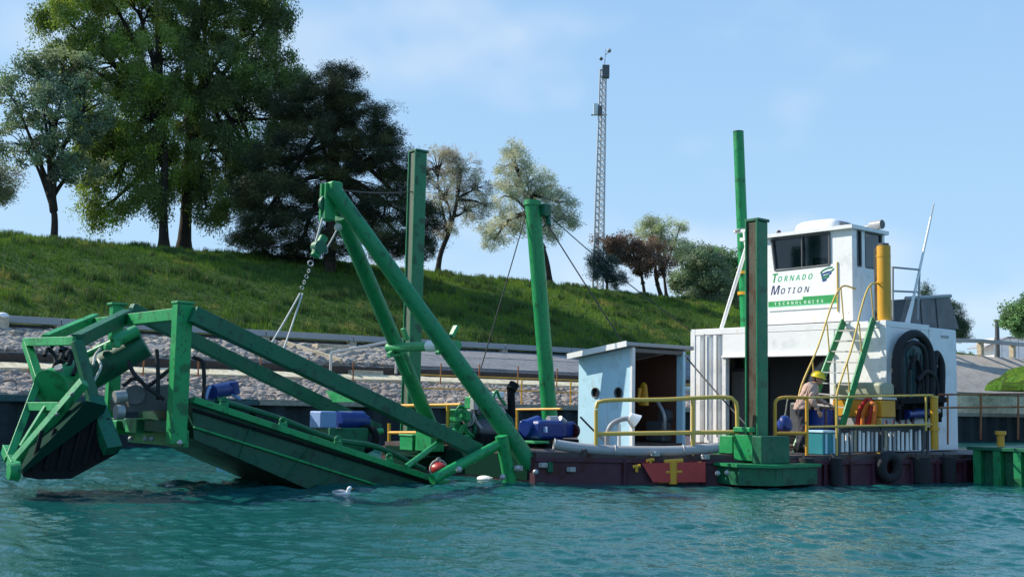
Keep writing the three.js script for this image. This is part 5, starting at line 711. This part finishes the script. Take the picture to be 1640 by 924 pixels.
// ---------------------------------------------------------------- floating bits
{ const fl = (n, l, cat, x, y, geo, m, h = 0.0, extra) => { const p = Q(x, y, { h: 0 }), o = dthing(n, l, cat, [p.x, 0, p.z]); geo(p, o); };
  { const p = Q(702, 751, { u: 0.95 }), o = dthing('red_buoy', 'red orange buoy lying on the lower end of the boom under the brace', 'buoy', p.toArray()); part('float', new THREE.SphereGeometry(0.17, 18, 12).scale(1.25, 0.8, 1).translate(p.x, p.y, p.z), M.red, o); part('band', ring(p, 0.17, 0.02, V(1, 0, 0.3)), M.cord, o); part('eye', ring(p.clone().add(V(0, 0.16, 0)), 0.05, 0.014, V(1, 0, 0)), M.steel, o); }
  fl('blue_drum', 'pale blue drum floating under the boom', 'drum', 366, 752, (p, o) => { part('shell', tube(V(p.x - 0.12, 0.06, p.z - 0.2), V(p.x + 0.12, 0.08, p.z + 0.2), 0.17, 0.17, 18), paint(C(0.10, 0.38, 0.52)), o); part('hoop', [-0.1, 0.1].map((k) => ring(V(p.x + k * 0.6, 0.07 + k * 0.05, p.z + k), 0.17, 0.014, V(0.5, 0.04, 0.85))), M.teal, o); });
  fl('white_float', 'small white float near the foot of the lifting frame', 'float', 776, 771, (p, o) => { part('float', new THREE.SphereGeometry(0.13, 14, 10).scale(1.5, 0.5, 1).translate(p.x, 0.05, p.z), M.white, o); part('ring', ring(V(p.x + 0.18, 0.07, p.z), 0.04, 0.012, V(0, 1, 0.3)), M.steel, o); });
  fl('white_gull', 'small white gull sitting on the water below the boom', 'gull', 546, 795, (p, o) => { const s = 0.9; const body = new THREE.SphereGeometry(1, 18, 12), q = body.attributes.position; for (let i = 0; i < q.count; i++) { const x = q.getX(i), t = clamp((x + 1) / 2), w = x < 0 ? mix(0.35, 1, Math.sqrt(t * 2)) : 1 - 0.35 * x * x; q.setXYZ(i, x * 0.16, q.getY(i) * 0.055 * w + 0.05 - (x < -0.5 ? (x + 0.5) * 0.05 : 0), q.getZ(i) * 0.062 * w); } body.computeVertexNormals(); const neck = new THREE.SphereGeometry(0.036, 12, 10).scale(0.9, 1.5, 0.9).translate(0.125, 0.10, 0), head = new THREE.SphereGeometry(0.034, 12, 10).translate(0.145, 0.135, 0);
    const mv = (g) => g.rotateY(0.6).translate(p.x, 0, p.z); part('body', [body, neck, head].map(mv), M.white, o); part('wing', mv(new THREE.SphereGeometry(1, 14, 8).scale(0.12, 0.03, 0.066).translate(-0.02, 0.078, 0)), M.grey, o); part('beak', mv(new THREE.ConeGeometry(0.012, 0.045, 8).rotateZ(-Math.PI / 2 - 0.15).translate(0.195, 0.13, 0)), M.yellow, o); });
}

// ---------------------------------------------------------------- the worker
{
  const at = toWorld(3.98, DECK, -5.75), t = thing('person', 'worker in yellow hard hat, pale shirt and dark trousers stooping by the stairs', 'person', at);
  const cap = (p, a, b, ra, rb) => { const ax = b[0] - a[0], ay = b[1] - a[1], az = b[2] - a[2], px = p[0] - a[0], py = p[1] - a[1], pz = p[2] - a[2], h = clamp((px * ax + py * ay + pz * az) / (ax * ax + ay * ay + az * az)); return Math.hypot(px - h * ax, py - h * ay, pz - h * az) - mix(ra, rb, h); };
  const smin = (a, b, k) => { const h = Math.max(k - Math.abs(a - b), 0) / k; return Math.min(a, b) - h * h * k * 0.25; };
  function field(bones, c, half, res, cut, k = 0.05) {
    const mc = new MarchingCubes(res, undefined, false, false, 90000); mc.isolation = 0;
    for (let z = 0; z < res; z++) for (let y = 0; y < res; y++) for (let x = 0; x < res; x++) {
      const p = [c[0] + (x - res / 2) / (res / 2) * half, c[1] + (y - res / 2) / (res / 2) * half, c[2] + (z - res / 2) / (res / 2) * half]; let d = 9;
      for (const [a, b, ra, rb, kk] of bones) d = smin(d, cap(p, a, b, ra, rb), kk ?? k);
      if (cut) d = Math.max(d, cut(p)); mc.field[x + y * res + z * res * res] = -d;
    }
    mc.update(); const n = mc.count, g = new THREE.BufferGeometry(); g.setAttribute('position', new THREE.BufferAttribute(mc.positionArray.slice(0, n * 3), 3)); g.setAttribute('normal', new THREE.BufferAttribute(mc.normalArray.slice(0, n * 3), 3));
    g.scale(half, half, half).translate(...c); return g;
  }
  // standing height 1.76, facing +x, leaning forward from the hips, head turned down to the work
  const hip = [0, 0.94, 0], waist = [0.07, 1.10, 0], chest = [0.19, 1.33, 0], neck = [0.28, 1.47, 0], head = [0.35, 1.585, 0.01];
  const sL = [0.21, 1.40, 0.185], sR = [0.21, 1.40, -0.185], eL = [0.23, 1.11, 0.25], wL = [0.36, 0.90, 0.20], eR = [0.36, 1.14, -0.24], wR = [0.56, 1.06, -0.14];
  const kL = [0.06, 0.50, 0.11], aL = [-0.04, 0.09, 0.12], kR = [0.02, 0.50, -0.11], aR = [-0.10, 0.09, -0.12];
  const torso = [[hip, waist, 0.135, 0.125, 0.12], [waist, chest, 0.125, 0.145, 0.12], [[0.20, 1.37, 0.10], [0.20, 1.37, -0.10], 0.12, 0.12, 0.1], [[0, 0.94, 0.08], [0, 0.94, -0.08], 0.115, 0.115, 0.1]];
  const arms = [[sL, eL, 0.062, 0.045], [eL, wL, 0.044, 0.029], [sR, eR, 0.062, 0.045], [eR, wR, 0.044, 0.029]];
  const legs = [[[0, 0.90, 0.09], kL, 0.092, 0.062], [kL, aL, 0.062, 0.040], [[0, 0.90, -0.09], kR, 0.092, 0.062], [kR, aR, 0.062, 0.040]];
  const feet = [[aL, [-0.02, 0.04, 0.12], 0.04, 0.04], [[-0.06, 0.035, 0.12], [0.13, 0.03, 0.14], 0.04, 0.032], [aR, [-0.08, 0.04, -0.12], 0.04, 0.04], [[-0.12, 0.035, -0.12], [0.07, 0.03, -0.14], 0.04, 0.032]];
  const body = field([...torso, [chest, neck, 0.1, 0.06], [neck, [0.33, 1.54, 0], 0.055, 0.055], ...arms, ...legs, ...feet], [0.15, 0.83, 0], 0.92, 112);
  // head with a face
  const hd = [[[0.33, 1.61, 0], [0.35, 1.60, 0], 0.085, 0.082], [[0.36, 1.55, 0], [0.39, 1.525, 0], 0.06, 0.045], [[0.405, 1.60, 0.028], [0.405, 1.60, -0.028], 0.034, 0.034], [[0.43, 1.60, 0], [0.452, 1.565, 0], 0.012, 0.018], [[0.43, 1.53, 0.016], [0.43, 1.53, -0.016], 0.012, 0.012], [[0.425, 1.505, 0], [0.43, 1.50, 0], 0.022, 0.02], [[0.33, 1.60, 0.088], [0.335, 1.565, 0.088], 0.018, 0.012], [[0.33, 1.60, -0.088], [0.335, 1.565, -0.088], 0.018, 0.012], [neck, [0.34, 1.55, 0], 0.055, 0.06]];
  const headG = field(hd, [0.36, 1.57, 0], 0.17, 84, null, 0.022);
  const hand = (w, d, up, side) => { // palm, four curled fingers, thumb from the side of the palm
    const Z = new THREE.Vector3(...d).normalize(), S = new THREE.Vector3(...side).normalize(), N = new THREE.Vector3(...up).normalize(), o = new THREE.Vector3(...w), pt = (a, b, c) => o.clone().addScaledVector(Z, a).addScaledVector(S, b).addScaledVector(N, c).toArray(), bn = [[pt(0, 0, 0), pt(0.03, 0, 0), 0.028, 0.026, 0.02], [pt(0.03, -0.024, 0), pt(0.085, -0.03, 0), 0.016, 0.014, 0.02], [pt(0.03, 0, 0), pt(0.09, 0, 0), 0.016, 0.014, 0.02], [pt(0.03, 0.024, 0), pt(0.085, 0.028, 0), 0.016, 0.014, 0.02]];
    [[-0.031, 0.062], [-0.0105, 0.074], [0.0105, 0.07], [0.031, 0.054]].forEach(([x, L], i) => { const a = pt(0.088, x, 0), b = pt(0.088 + L * 0.42, x * 1.08, 0.012), c = pt(0.088 + L * 0.62, x * 1.1, 0.036), e = pt(0.088 + L * 0.55, x * 1.1, 0.056); bn.push([a, b, 0.0095, 0.009, 0.004], [b, c, 0.009, 0.0083, 0.004], [c, e, 0.0083, 0.0075, 0.004]); });
    const a = pt(0.025, -0.03, 0.006), b = pt(0.06, -0.052, 0.02), c = pt(0.085, -0.048, 0.034); bn.push([a, b, 0.013, 0.011, 0.01], [b, c, 0.011, 0.009, 0.006]);
    return field(bn, pt(0.07, 0, 0.01), 0.12, 80, null, 0.012);
  };
  const hands = [hand(wL, [0.35, -0.9, -0.1], [0.1, 0, -1], [-0.9, -0.35, 0]), hand(wR, [0.9, -0.25, 0.3], [0, -1, 0.1], [0.2, 0, -1])];
  const shirt = field([...torso.map(([a, b, ra, rb, k]) => [a, b, ra + 0.018, rb + 0.02, k]), [chest, [0.255, 1.43, 0], 0.115, 0.085], ...arms.map(([a, b, ra, rb], i) => [a, i % 2 ? a.map((v, j) => mix(v, b[j], 0.7)) : b, ra + 0.017, rb + 0.018])], [0.18, 1.2, 0], 0.5, 90, (p) => 0.93 - p[1]);
  const pants = field([[hip, waist, 0.147, 0.13, 0.1], [[0, 0.94, 0.08], [0, 0.94, -0.08], 0.13, 0.13, 0.1], ...legs.map(([a, b, ra, rb], i) => [a, i % 2 ? a.map((v, j) => mix(v, b[j], 0.97)) : b, ra + 0.016, rb + (i % 2 ? 0.022 : 0.018)])], [0, 0.55, 0], 0.56, 90, (p) => Math.max(p[1] - 1.03, 0.10 - p[1]));
  const boots = field(feet.map(([a, b, ra, rb]) => [a, b, ra + 0.014, rb + 0.014]).concat([[aL, [-0.03, 0.2, 0.12], 0.055, 0.062], [aR, [-0.09, 0.2, -0.12], 0.055, 0.062]]), [0, 0.12, 0], 0.26, 60, (p) => Math.max(0.0 - p[1], p[1] - 0.21));
  const crease = (g) => { const p = g.attributes.position, n = g.attributes.normal; for (let i = 0; i < p.count; i++) { const x = p.getX(i), y = p.getY(i), z = p.getZ(i), k = 0.006 * Math.sin(y * 52 + 9 * Math.sin(x * 11 + z * 7)) + 0.005 * Math.sin(x * 40 - y * 31 + z * 23); p.setXYZ(i, x + n.getX(i) * k, y + n.getY(i) * k, z + n.getZ(i) * k); } g.computeVertexNormals(); return g; };
  crease(shirt); crease(pants);
  const yaw = -0.25, put = (g) => g.rotateY(yaw).translate(at.x, at.y, at.z), skin = new THREE.MeshStandardMaterial({ color: C(0.42, 0.22, 0.14), roughness: 0.6 });
  part('body', [body, headG, ...hands].map(put), skin, t);
  const cloth = (c) => new THREE.MeshStandardMaterial({ color: c, roughness: 0.95, bumpMap: bumpT, bumpScale: 0.012, map: grain });
  part('shirt', put(shirt), cloth(C(0.60, 0.42, 0.36)), t); part('trousers', put(pants), cloth(C(0.05, 0.05, 0.07)), t); part('boots', put(boots), M.black, t);
  const hatG = new THREE.SphereGeometry(0.118, 24, 12, 0, 6.2832, 0, Math.PI / 2).scale(1.18, 1.05, 0.98), rim = new THREE.CylinderGeometry(0.135, 0.15, 0.014, 26).scale(1.16, 1, 0.98).translate(0.02, 0, 0), rib = [-0.035, 0, 0.035].map((z) => new THREE.TorusGeometry(0.12, 0.009, 6, 20, Math.PI).scale(1.18, 1.05, 1).translate(0, 0.002, z));
  const yel = new THREE.MeshStandardMaterial({ color: C(0.85, 0.62, 0.01), roughness: 0.35 }); const hp = (g) => put(g.rotateZ(-0.22).translate(0.352, 1.635, 0));
  const hat = part('hard_hat', [hatG, rim].map(hp), yel, t); part('crown_rib', rib.map(hp), yel, hat);
  part('hair', put(new THREE.SphereGeometry(0.094, 18, 12).scale(0.95, 0.9, 1).translate(0.318, 1.6, 0)), new THREE.MeshStandardMaterial({ color: C(0.05, 0.03, 0.02), roughness: 0.9 }), t);
  for (const z of [-0.03, 0.03]) part('eye', put(new THREE.SphereGeometry(0.011, 8, 8).translate(0.432, 1.592, z)), M.black, t);
}

renderer.render(scene, camera);
